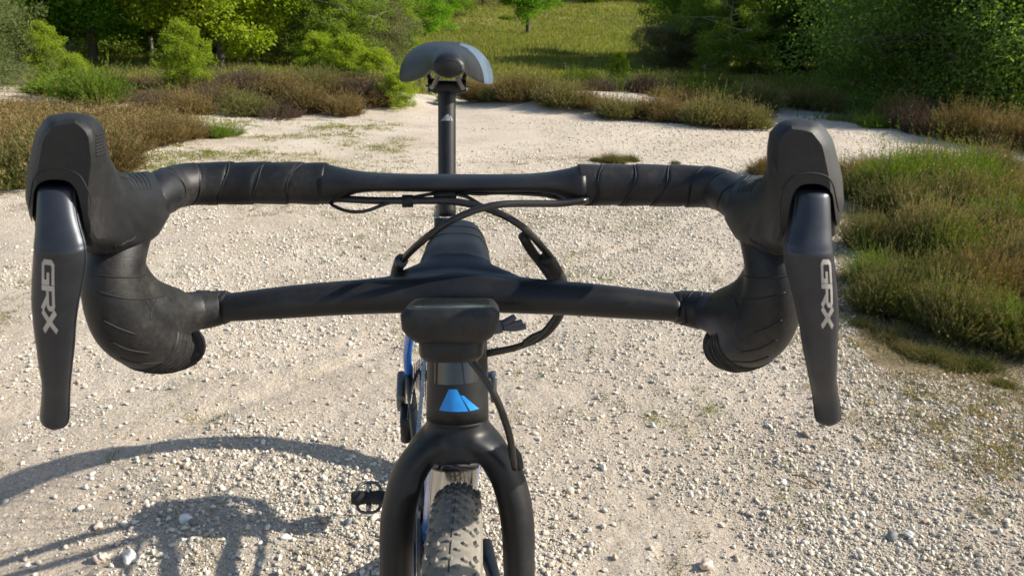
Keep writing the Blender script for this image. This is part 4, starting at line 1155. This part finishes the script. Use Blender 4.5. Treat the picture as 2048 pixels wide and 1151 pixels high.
# right foreground: labels told apart by place and look
RB = [ # px, py of the foot, width px, kind, label
 (1765, 622, 180, 0, 'olive heather bush with brown tips directly right of the right brake lever'),
 (1900, 668, 215, 0, 'broad heather bush at the lower right edge of the heath'),
 (2040, 695, 190, 1, 'green heather bush cut by the right edge of the picture'),
 (1835, 600, 220, 1, 'brown tipped heather bush in the middle of the right foreground clump'),
 (1960, 600, 240, 2, 'rust brown heather bush behind the broad one at lower right'),
 (2060, 560, 200, 0, 'tall olive heather bush at the right edge halfway up the clump'),
 (1740, 500, 150, 1, 'low green heather bush behind the gap beside the brake lever'),
 (1860, 510, 220, 0, 'olive heather bush in the centre of the right hand heath'),
 (1985, 500, 220, 1, 'green heather bush behind the rust brown one'),
 (1735, 400, 130, 1, 'yellow green heather bush close to the right brake hood'),
 (1810, 430, 160, 1, 'yellow green mound of heather below the gorse shoots'),
 (1920, 425, 190, 0, 'dark olive heather bush under the gorse shoots'),
 (2040, 420, 190, 2, 'brown heather bush at the right edge below the pale track'),
 (1720, 365, 120, 2, 'brown green heather bush against the pale track right of the hood'),
 (1850, 365, 160, 0, 'heather bush at the back of the right foreground clump'),
 (1970, 360, 170, 0, 'dull heather bush at the back edge under the far track'),
 (1530, 345, 80, 2, 'small brown heather bush peeping out left of the right hood')]
for px, py, w, k, lab in RB:
    x, y = gpt(px, py); d = (np.array([x, y, 0])-CAM)@CF; s = w*d/FPX/.72
    place_plant(HN[k], x, y, s*.90, lab, 'heather', sz=min(1.4, max(.8, .44/(s*.36)*(.85 if py < 520 else 1.0))))
for px, py, w, lab in ((1905, 405, 120, 'fresh green gorse with a yellow flower rising above the heather'), (1790, 400, 120, 'green gorse shoots with yellow buds beside the right hood'), (2010, 470, 110, 'bright green gorse shoots near the right edge'), (2035, 690, 110, 'fresh green shoots at the lower right edge of the heath'), (1960, 395, 100, 'thin gorse behind the flowering one'), (1850, 640, 90, 'green shoots among the heather in the middle of the right clump'), (1745, 560, 80, 'small green shoots beside the lower part of the right lever'), (1900, 520, 100, 'pale green gorse in the centre of the right hand heath')):
    x, y = gpt(px, py); d = (np.array([x, y, 0])-CAM)@CF; s = w*d/FPX/.5
    place_plant(GN_[0], x, y, s, lab, 'gorse')
LOWR = [(1720, 560, 80), (1722, 650, 60), (1745, 445, 65), (1775, 672, 80), (1815, 700, 70), (1862, 715, 80), (1905, 735, 60), (1950, 732, 90), (2010, 770, 60)]
for i, (px, py, w) in enumerate(LOWR):
    x, y = gpt(px, py); d = (np.array([x, y, 0])-CAM)@CF; s = w*d/FPX/.72
    place_plant(HN[i % 2], x, y, s, nth([q[0] for q in LOWR].index(px), 'low heather clump')+' at the gravel edge of the right heath', 'heather', 'low heather at the gravel edge', sz=.8)
for px, py, w, k, lab in ((1225, 326, 60, 0, 'low brown grass tuft on the sand just above the right bar'), (1262, 322, 45, 1, 'small green tuft right of the low brown one above the bar'), (1352, 328, 26, 1, 'tiny bright weed alone on the sand above the taped bar'), (1192, 322, 30, 0, 'tiny brown tuft at the left of the tufts above the bar')):
    x, y = gpt(px, py); d = (np.array([x, y, 0])-CAM)@CF; s = w*d/FPX/.72
    place_plant(HN[k], x, y, s, lab, 'grass tuft', sz=.8)
# left bank
LB = [(10, 372, 170, 1), (110, 366, 150, 0), (35, 350, 180, 2), (190, 350, 150, 2), (-10, 330, 190, 2), (90, 322, 170, 2), (180, 312, 150, 1), (260, 300, 130, 2), (240, 285, 150, 2), (310, 288, 110, 2), (150, 290, 150, 2), (60, 292, 170, 2), (0, 285, 160, 2), (380, 278, 90, 2), (330, 272, 110, 2), (200, 262, 140, 2), (100, 258, 150, 2), (20, 255, 150, 2), (280, 262, 120, 2)]
LBc = {0: 0, 2: 0}
for i, (px, py, w, k) in enumerate(sorted(LB)):
    x, y = gpt(px, py); d = (np.array([x, y, 0])-CAM)@CF; s = w*d/FPX/.85
    src = {0: HF[1], 1: HF[1], 2: HF[0]}[k]
    kk_ = 2 if k == 2 else 0; lab = nth(LBc[kk_], 'rust brown heather bush' if k == 2 else 'olive green heather bush')+' on the left bank'; LBc[kk_] += 1
    place_plant(src, x, y, s, lab, 'heather', 'olive heather on the left bank' if k != 2 else 'rust brown heather on the left bank', sz=(.17+max(0, py-250)/120*.22)/(s*.5))
for px, py, w, lab in ((440, 276, 48, 'fresh green weed standing at the right end of the left bank'), (1745, 258, 50, 'bright green gorse at the left end of the right brown row'), (1540, 0, 0, '')):
    if w:
        x, y = gpt(px, py); d = (np.array([x, y, 0])-CAM)@CF; place_plant(GF[0], x, y, w*d/FPX/.8, lab, 'gorse', sz=.7)
# bands of heath beyond the sand
ORD = ['leftmost', 'second', 'third', 'fourth', 'fifth', 'sixth', 'seventh', 'eighth', 'ninth', 'tenth', 'eleventh', 'twelfth', 'thirteenth', 'fourteenth', 'fifteenth', 'sixteenth', 'seventeenth', 'eighteenth', 'nineteenth', 'twentieth']
def nth(i, noun):
    return ('leftmost '+noun) if i == 0 else (ORD[i]+' '+noun+' from the left')
def band(pts, group, cat, label, srcs, jit=8, hh=.45):
    for q_, (px, py, w) in enumerate(pts):
        px += rnd.uniform(-jit, jit); py += rnd.uniform(-3, 3)
        x, y = gpt(px, py); d = (np.array([x, y, 0])-CAM)@CF; s = w*d/FPX/.85
        if rnd.random() < .10: continue
        src = rnd.choice(srcs); hh_ = hh*rnd.uniform(.6, 1.25); place_plant(src, x, y, s, nth(q_, label[0])+' '+label[1], cat, group, sz=min(1.4, max(.35, hh_/(s*src['H']))))
band([(340+i*42, 224+5*math.sin(i*1.7)-(i > 8)*4, rnd.uniform(75, 105)) for i in range(12)], 'brown heather in the front row left of the sand gap', 'heather', ('brown heather bush', 'in the front row left of the saddle'), [HF[0], HF[2], HF[0], HF[1]], hh=.28)
band([(300+i*46, 206+4*math.sin(i*2.3), rnd.uniform(85, 115)) for i in range(11)], 'brown heather in the back row left of the sand gap', 'heather', ('dull heather bush', 'in the back row left of the saddle'), [HF[0], HF[2], HF[1]], hh=.27)
band([(150+i*48, 190+3*math.sin(i*1.3), rnd.uniform(80, 110)) for i in range(14)], 'green scrub behind the left heather rows', 'shrub', ('green shrub', 'behind the brown heather at left'), [GF[1], HF[1], HF[1], HF[0]], hh=.21)
band([(130+i*52, 172, rnd.uniform(70, 100)) for i in range(13)], 'low scrub at the foot of the left trees', 'shrub', ('low green shrub', 'at the foot of the left hand trees'), [HF[1], HF[0], HF[1]], hh=.13)
band([(965+i*38, 207+i*4.0, rnd.uniform(70, 100)) for i in range(15)], 'brown heather in the front row right of the saddle', 'heather', ('brown heather bush', 'in the front row right of the saddle'), [HF[0], HF[1], HF[2], HF[0], HF[1]], hh=.32)
band([(985+i*42, 190+i*3.4, rnd.uniform(75, 105)) for i in range(13)], 'heather in the back row right of the saddle', 'heather', ('heather bush', 'in the back row right of the saddle'), [HF[0], HF[2], HF[1], HF[1]], hh=.25)
band([(1240+i*52, 176+i*3.5, rnd.uniform(50, 75)) for i in range(6)], 'green scrub beyond the right heather rows', 'shrub', ('low shrub', 'on the meadow edge beyond the right heather'), [HF[1], GF[1], HF[1], HF[0]], hh=.24)
band([(1480+i*44, 208+i*2, rnd.uniform(70, 90)) for i in range(6)], 'dark scrub beyond the grey track', 'shrub', ('dark green shrub', 'beyond the grey track at right'), [HF[1], GF[1]], hh=.35)
band([(1760+i*48, 262+i*7, rnd.uniform(80, 105)) for i in range(8)], 'brown heather row in front of the dark right hand trees', 'heather', ('pinkish brown heather bush', 'before the dark right trees'), [HF[0], HF[2], HF[0]], hh=.33)
band([(1800+i*50, 246+i*5, rnd.uniform(80, 105)) for i in range(7)], 'dull heather behind the right hand row', 'heather', ('dull heather bush', 'nearest the dark right trees'), [HF[2], HF[0]], hh=.33)
# ------------------------------------------------------------ trees
def tree_src(name, seed, H, trunk_r, crown_r, z0, z1, limbs, leaf, nleaf, mat, bark, droop=0., leafw=.42, tuft=1, lean=0., shape=1.0):
    r = np.random.default_rng(seed); parts = []
    tp = [(0, 0, -.1, trunk_r*1.35), (0, 0, .12*H*.3, trunk_r)]
    for k in range(1, 6): tp.append((r.normal(0, .04)*H*.2+lean*k*.05*H, r.normal(0, .04)*H*.2, H*k/5*.93, trunk_r*(1-k/5.6)))
    tp = catmull(np.array(tp), 6); parts.append(tube(tp[:, :3], tp[:, 3], 10, up=(1, 0, 0)))
    C = []; 
    for i in range(limbs):
        f = (i+.5)/limbs; z = z0+(z1-z0)*f*.92; a = i*2.399+r.normal(0, .3)
        env = (math.sin(math.pi*min(1, max(0.06, .18+f*.80)))**.6)*shape+(1-shape)*(1-f)
        Lb = crown_r*env*r.uniform(.75, 1.1)
        b0 = np.array([np.interp(z, tp[:, 2], tp[:, 0]), np.interp(z, tp[:, 2], tp[:, 1]), z]); d = np.array([math.cos(a), math.sin(a), r.uniform(.1, .5)-droop])
        P = np.array([b0+d*Lb*t+np.array([0, 0, -droop*Lb*t*t*.4])+r.normal(0, .04, 3)*Lb*t for t in np.linspace(0, 1, 5)])
        rr = trunk_r*.42*(1-f*.5)*np.linspace(1, .15, 5); parts.append(tube(P, rr, 6))
        for t in (.45, .7, .9, 1.0):
            p = P[0]+(P[-1]-P[0])*t
            for j in range(2):
                q = p+r.normal(0, 1, 3)*np.array([.26, .26, .18])*Lb; C.append((q, r.uniform(.16, .30)*crown_r))
                parts.append(tube(np.array([p, (p+q)/2+r.normal(0, .02, 3), q]), [trunk_r*.10, trunk_r*.07, trunk_r*.03], 4, cap=False))
    for j in range(int(limbs*.8)):
        f = r.random(); z = z0+(z1-z0)*f; a = r.uniform(0, 6.28); rad_ = crown_r*(math.sin(math.pi*(.15+.8*f))**.6)*r.random()**.5*.8
        C.append((np.array([rad_*math.cos(a), rad_*math.sin(a), z]), r.uniform(.18, .3)*crown_r))
    Vt, Ft = merge(parts); tm = raw_mesh('trunk', Vt, Ft); tm.materials.append(M[bark])
    cen = np.array([c[0] for c in C]); cr_ = np.array([c[1] for c in C]); cen[:, 2] = np.maximum(cen[:, 2], cr_*.35+.05)
    ct = r.random(len(C))
    pi = r.integers(0, len(C), nleaf); v = unit(r.normal(size=(nleaf, 3)))*(r.random(nleaf)**.45)[:, None]
    P = cen[pi]+v*cr_[pi][:, None]*np.array([1, 1, .62]); P[:, 2] -= droop*.25*cr_[pi]
    D = unit(r.normal(size=(nleaf, 3))+v*.8+np.array([0, 0, -.25-droop])); W = perp(D, r); W = unit(W*np.array([1, 1, .45]))*(leaf*leafw*.5*r.uniform(.7, 1.2, nleaf))[:, None]
    ti = np.clip(ct[pi]*.5+r.random(nleaf)*.4+.1*v[:, 2], 0, 1)
    cm = tri_mesh('crown', P, D, W, leaf*r.uniform(.7, 1.3, nleaf), ti, M[mat])
    return dict(name=name, trunk=tm, crown=cm, H=H)
TS = dict(
 maple=tree_src('maple_tree', 1, 3.4, .075, 1.45, .55, 3.3, 26, .07, 42000, 'leaf_maple', 'bark', leafw=.8),
 bright=tree_src('leafy_tree', 2, 4.2, .10, 1.9, .5, 4.1, 28, .075, 48000, 'leaf_bright', 'bark', leafw=.7),
 dark=tree_src('dark_tree', 3, 4.4, .12, 2.1, .5, 4.3, 28, .085, 44000, 'leaf_dark', 'bark', leafw=.65),
 oak=tree_src('spreading_tree', 4, 3.2, .12, 2.3, .2, 3.1, 32, .062, 70000, 'leaf_oak', 'bark', droop=.2, leafw=.6),
 birch=tree_src('birch_tree', 5, 3.8, .06, 1.3, .3, 3.7, 26, .060, 42000, 'leaf_birch', 'birch_bark', droop=.25, leafw=.6),
 olive=tree_src('willow_shrub', 6, 2.2, .06, 1.5, .1, 2.1, 20, .065, 28000, 'leaf_olive', 'bark', leafw=.5),
 field=tree_src('field_tree', 9, 4.4, .13, 1.75, .95, 4.3, 28, .09, 30000, 'leaf_bright', 'bark', leafw=.7),
 shrub=tree_src('green_shrub', 8, 1.15, .018, .48, .05, 1.1, 20, .030, 22000, 'leaf_shrub', 'bark', leafw=.6, shape=.6),
 pine=tree_src('pine_tree', 7, 3.6, .09, 1.2, .2, 3.5, 34, .075, 60000, 'needle', 'bark', leafw=.16, shape=.4))
def place_tree(kind, x, y, s, label, group=None, sz=None, trunk_r=None):
    if sz is None: sz = 1.0
    src = TS[kind]; e = empty(src['name'], (x, y, float(height(x, y))-.03), rnd.uniform(0, 6.28)); e.scale = (s, s, s*sz)
    tag(e, label, 'tree', group); obj_me('trunk', src['trunk'], e); obj_me('crown', src['crown'], e); return e
def tpx(kind, px, py, s, label, group=None, sz=None, y=None):
    x, yy = gpt(px, py); return place_tree(kind, x, yy, s, label, group, sz)
tpx('maple', 443, 134, 1.0, 'young yellow green maple with a dark trunk left of centre')
tpx('bright', 190, 122, .95, 'bright green leafy tree between the pine and the maple')
tpx('pine', -25, 178, .52, 'blue green pine at the far left edge')
tpx('pine', -95, 190, .7, 'second pine half outside the left edge')
tpx('birch', 276, 108, 1.0, 'birch with a pale bare trunk between bright tree and maple')
TC = {}
def cnt_(key):
    TC[key] = TC.get(key, -1)+1; return TC[key]
for i, (px, py, s, k) in enumerate(sorted([(610, 128, .75, 'birch'), (680, 134, .62, 'birch'), (745, 128, .62, 'olive'), (762, 120, .6, 'birch'), (795, 108, .55, 'birch'), (560, 112, .85, 'dark'), (720, 104, .9, 'bright'), (650, 104, .95, 'dark'), (850, 82, .8, 'bright')])):
    tpx(k, px, py, s, nth(cnt_('t'+k), {'birch': 'light green birch', 'olive': 'pale round shrub', 'dark': 'dark tree', 'bright': 'bright leafy tree'}[k])+' in the thicket left of the saddle', 'thicket of trees left of the saddle, '+k)
tpx('field', 1055, 80, 1.05, 'solitary green tree standing on the meadow right of the saddle')
tpx('olive', 963, 66, 1.3, 'small dark bushy tree on the meadow behind the saddle')
for px, py, s in sorted(((40, 108, 1.0), (110, 104, 1.1), (235, 96, 1.1), (330, 100, 1.1), (400, 98, 1.0), (500, 98, 1.1), (-60, 110, 1.1), (-160, 118, 1.2), (590, 90, 1.2))):
    tpx('dark', px, py, s, nth(cnt_('a'), 'dark tree')+' in the wood behind the left trees', 'dark wood at left')
for px, py, s in ((30, 70, 1.3), (160, 66, 1.4), (300, 70, 1.4), (430, 70, 1.4), (560, 70, 1.4), (680, 72, 1.5), (800, 72, 1.4), (880, 68, 1.2)):
    tpx('dark', px, py, s, nth(cnt_('b'), 'dark tree')+' in the deepest row of the left wood', 'deep wood at left')
for i, (px, py, s, k) in enumerate(sorted([(1322, 136, .50, 'olive'), (1372, 138, .55, 'olive'), (1450, 150, .75, 'birch'), (1500, 144, .8, 'dark'), (1400, 120, .8, 'dark'), (1570, 142, .75, 'birch'), (1640, 144, .8, 'dark'), (1440, 118, .95, 'bright')])):
    tpx(k, px, py, s, nth(cnt_('r'+k), {'birch': 'light green birch', 'olive': 'pale olive willow shrub', 'dark': 'dark tree', 'bright': 'bright tree'}[k])+' at the edge of the right wood', 'edge of the right hand wood, '+k)
tpx('oak', 1890, 224, .85, 'big spreading dark green tree whose branches reach the ground at right')
tpx('oak', 2045, 242, .8, 'second spreading tree at the right edge of the picture')
tpx('oak', 1800, 192, .58, 'spreading tree left of the biggest one at right')
tpx('bright', 1930, 190, 1.0, 'brighter green tree top behind the spreading trees at right')
for px, py, s in sorted(((1740, 148, .8), (1850, 164, .85), (1990, 184, .9), (2120, 196, 1.0), (1590, 138, 1.1), (1660, 140, 1.3), (1760, 150, 1.3), (1880, 155, 1.3), (2010, 160, 1.3))):
    tpx('dark', px, py, s, nth(cnt_('c'), 'dark tree')+' in the depth of the right wood', 'dark wood at right')
for px, py, w, h_, k, lab in ((378, 205, 105, .88, 1, 'tall bright green shrub in front of the young maple'), (160, 200, 80, .55, 1, 'yellow green shrub at the bend of the left sand path'), (205, 210, 95, .5, 0, 'gorse with yellow flowers left of the tall bright shrub'), (100, 175, 80, .85, 1, 'upright light green shrub between pine and dark trees'), (795, 218, 80, .45, 1, 'green bush overhanging the sand gap left of the seatpost'), (890, 212, 40, .2, 1, 'small green tuft right behind the seatpost'), (755, 190, 100, .6, 1, 'bright green shrub just left of the saddle'), (700, 178, 100, .75, 1, 'light green shrub two bushes left of the saddle'), (640, 170, 110, .8, 1, 'pale green shrub behind the brown heather at left centre'), (1235, 165, 45, .62, 1, 'lone pale green shrub on the meadow right of the saddle'), (1155, 172, 50, .32, 0, 'yellow flowering gorse on the meadow right of the saddle'), (1300, 190, 80, .4, 0, 'gorse at the right end of the heather rows')):
    if not w: continue
    x, y = gpt(px, py); d = (np.array([x, y, 0])-CAM)@CF; s = w*d/FPX/.9
    if k == 1:
        e = place_tree('shrub', x, y, w*d/FPX/.95, lab, None, sz=h_/1.15/(w*d/FPX/.95)); e['category'] = 'shrub'
    else: place_plant(GF[k], x, y, s, lab, 'shrub', sz=h_/(s*GF[k]['H']))


MB_ = [(905, 118, 26), (945, 96, 30), (1000, 128, 24), (1035, 105, 20), (1090, 140, 28), (1115, 92, 22), (1150, 118, 26), (1180, 70, 30), (1205, 98, 24), (1240, 130, 24), (1270, 92, 20), (1300, 148, 34), (1345, 160, 34), (1395, 168, 36), (1445, 166, 30), (1490, 178, 34), (1130, 60, 18), (1010, 72, 20), (880, 140, 26), (930, 150, 28)]
for i, (px, py, w) in enumerate(sorted(MB_)):
    x, y = gpt(px, py); d = (np.array([x, y, 0])-CAM)@CF; s = w*d/FPX/.85
    place_plant([HF[1], HF[0], GF[1]][i % 3], x, y, s, nth(i, 'small low bush')+' dotted over the open meadow', 'shrub', 'small bushes dotted over the meadow', sz=.55)
# far wood on the rise
for i in range(26):
    a = R_(-14+i*1.45+rnd.uniform(-.5, .5)); r = rnd.uniform(78, 96)+(14 if 9 < i < 15 else 0)+(40 if 13 < i < 18 else 0)
    place_tree(rnd.choice(['dark', 'dark', 'birch', 'bright']), CAM[0]+r*math.sin(a), CAM[1]+r*math.cos(a), rnd.uniform(2.0, 2.9), 'distant tree of the wood on the rise beyond the meadow', 'distant wood beyond the meadow', sz=1.0)
for px, py in ((303, 112), (253, 112), (262, 113)):
    pass
fx, fy = gpt(305, 112)
fp = obj('fence_post', *tubec(np.array([(fx, fy, float(height(fx, fy))-.1, .045), (fx+.01, fy, float(height(fx, fy))+.2, .042), (fx, fy, float(height(fx, fy))+.45, .04)]), 0, 10, .1), M['birch_bark'], None)
tag(fp, 'short pale wooden post at the edge of the left hand wood', 'post')

# ------------------------------------------------------------ grass and weeds
def blades(name, cx, cy, nb, hgt, wid, spread, mat, label, seed, lean=.6):
    r = np.random.default_rng(seed); n = len(cx)*nb; bx = np.repeat(cx, nb)+r.normal(0, 1, n)*np.repeat(spread, nb); by = np.repeat(cy, nb)+r.normal(0, 1, n)*np.repeat(spread, nb)
    P = np.stack([bx, by, height(bx, by)-.001], 1); D = unit(np.stack([r.normal(0, lean, n), r.normal(0, lean, n), np.ones(n)], 1)); L = np.repeat(hgt, nb)*r.uniform(.5, 1.3, n); W = perp(D, r)*np.repeat(wid, nb)[:, None]
    me_ = tri_mesh(name, P, D, W, L, np.clip(np.repeat(r.random(len(cx)), nb)*.7+r.random(n)*.3, 0, 1), M[mat], quad=False)
    o = bpy.data.objects.new(name, me_); COL.objects.link(o); o['kind'] = 'stuff'; o['label'] = label; return o
x, y = polar(24000, 1.1, 6.5, p=1.0); c = fbm(x, y, 2.4, 4, 55, .7)+.12*sstep(0, 2.5, x)+.06*sstep(2, 3, y)*(1-sstep(4, 5.5, y)); k = (c > .22) & (vegmask(x, y)[0] < .5); x, y = x[k], y[k]
blades('grass_tufts', x, y, 12, rng.uniform(.006, .020, len(x)), np.full(len(x), .0010), rng.uniform(.006, .02, len(x)), 'drygrass', 'sparse dry grass tufts growing between the pebbles', 5)
x, y = polar(2600, 1.2, 7.0, p=1.0); c = fbm(x, y, 2.6, 3, 56); k = (c > .30) & (vegmask(x, y)[0] < .5); x, y = x[k], y[k]
blades('weeds', x, y, 14, rng.uniform(.010, .025, len(x)), np.full(len(x), .0013), rng.uniform(.008, .025, len(x)), 'grass', 'small green weeds dotted over the gravel', 6)
x = rng.uniform(-3.4, -.2, 6500); y = rng.uniform(4.4, 8.6, 6500); c = fbm(x, y, 2.1, 4, 57, .7)-.13*(x+2.3); k = (c > -.22+.5*rng.random(len(x))) & (vegmask(x, y)[0] < .6); x, y = x[k], y[k]
blades('moss_patches', x, y, 16, rng.uniform(.010, .032, len(x)), np.full(len(x), .0026), rng.uniform(.02, .05, len(x)), 'grass', 'low green growth on the sand before the left bank', 7, 1.0)
x = rng.uniform(.6, 3.2, 9000); y = rng.uniform(1.1, 5.4, 9000); d_ = x-(1.45+.52*(np.maximum(y, 1.75)-1.9)); k = (d_ > -.42+.5*rng.random(len(x))**.6) & (d_ < .5); x, y = x[k], y[k]
blades('heath_litter', x, y, 16, rng.uniform(.008, .045, len(x)), np.full(len(x), .0014), rng.uniform(.01, .04, len(x)), 'drygrass', 'dry brown litter and grass along the foot of the right hand heath', 8, 1.2)
# meadow grass near enough to read as blades
x, y = polar(52000, 10.5, 75, a0=-22, a1=36, p=1.1); k = vegmask(x, y)[0] > .6; x, y = x[k], y[k]
blades('meadow_grass', x, y, 7, rng.uniform(.06, .15, len(x))*(1+(y > 25)*.8), np.full(len(x), .006)*(1+y/18), np.full(len(x), .12)*(1+y/25), 'grass', 'rough grass of the meadow and heath floor', 9, .5)
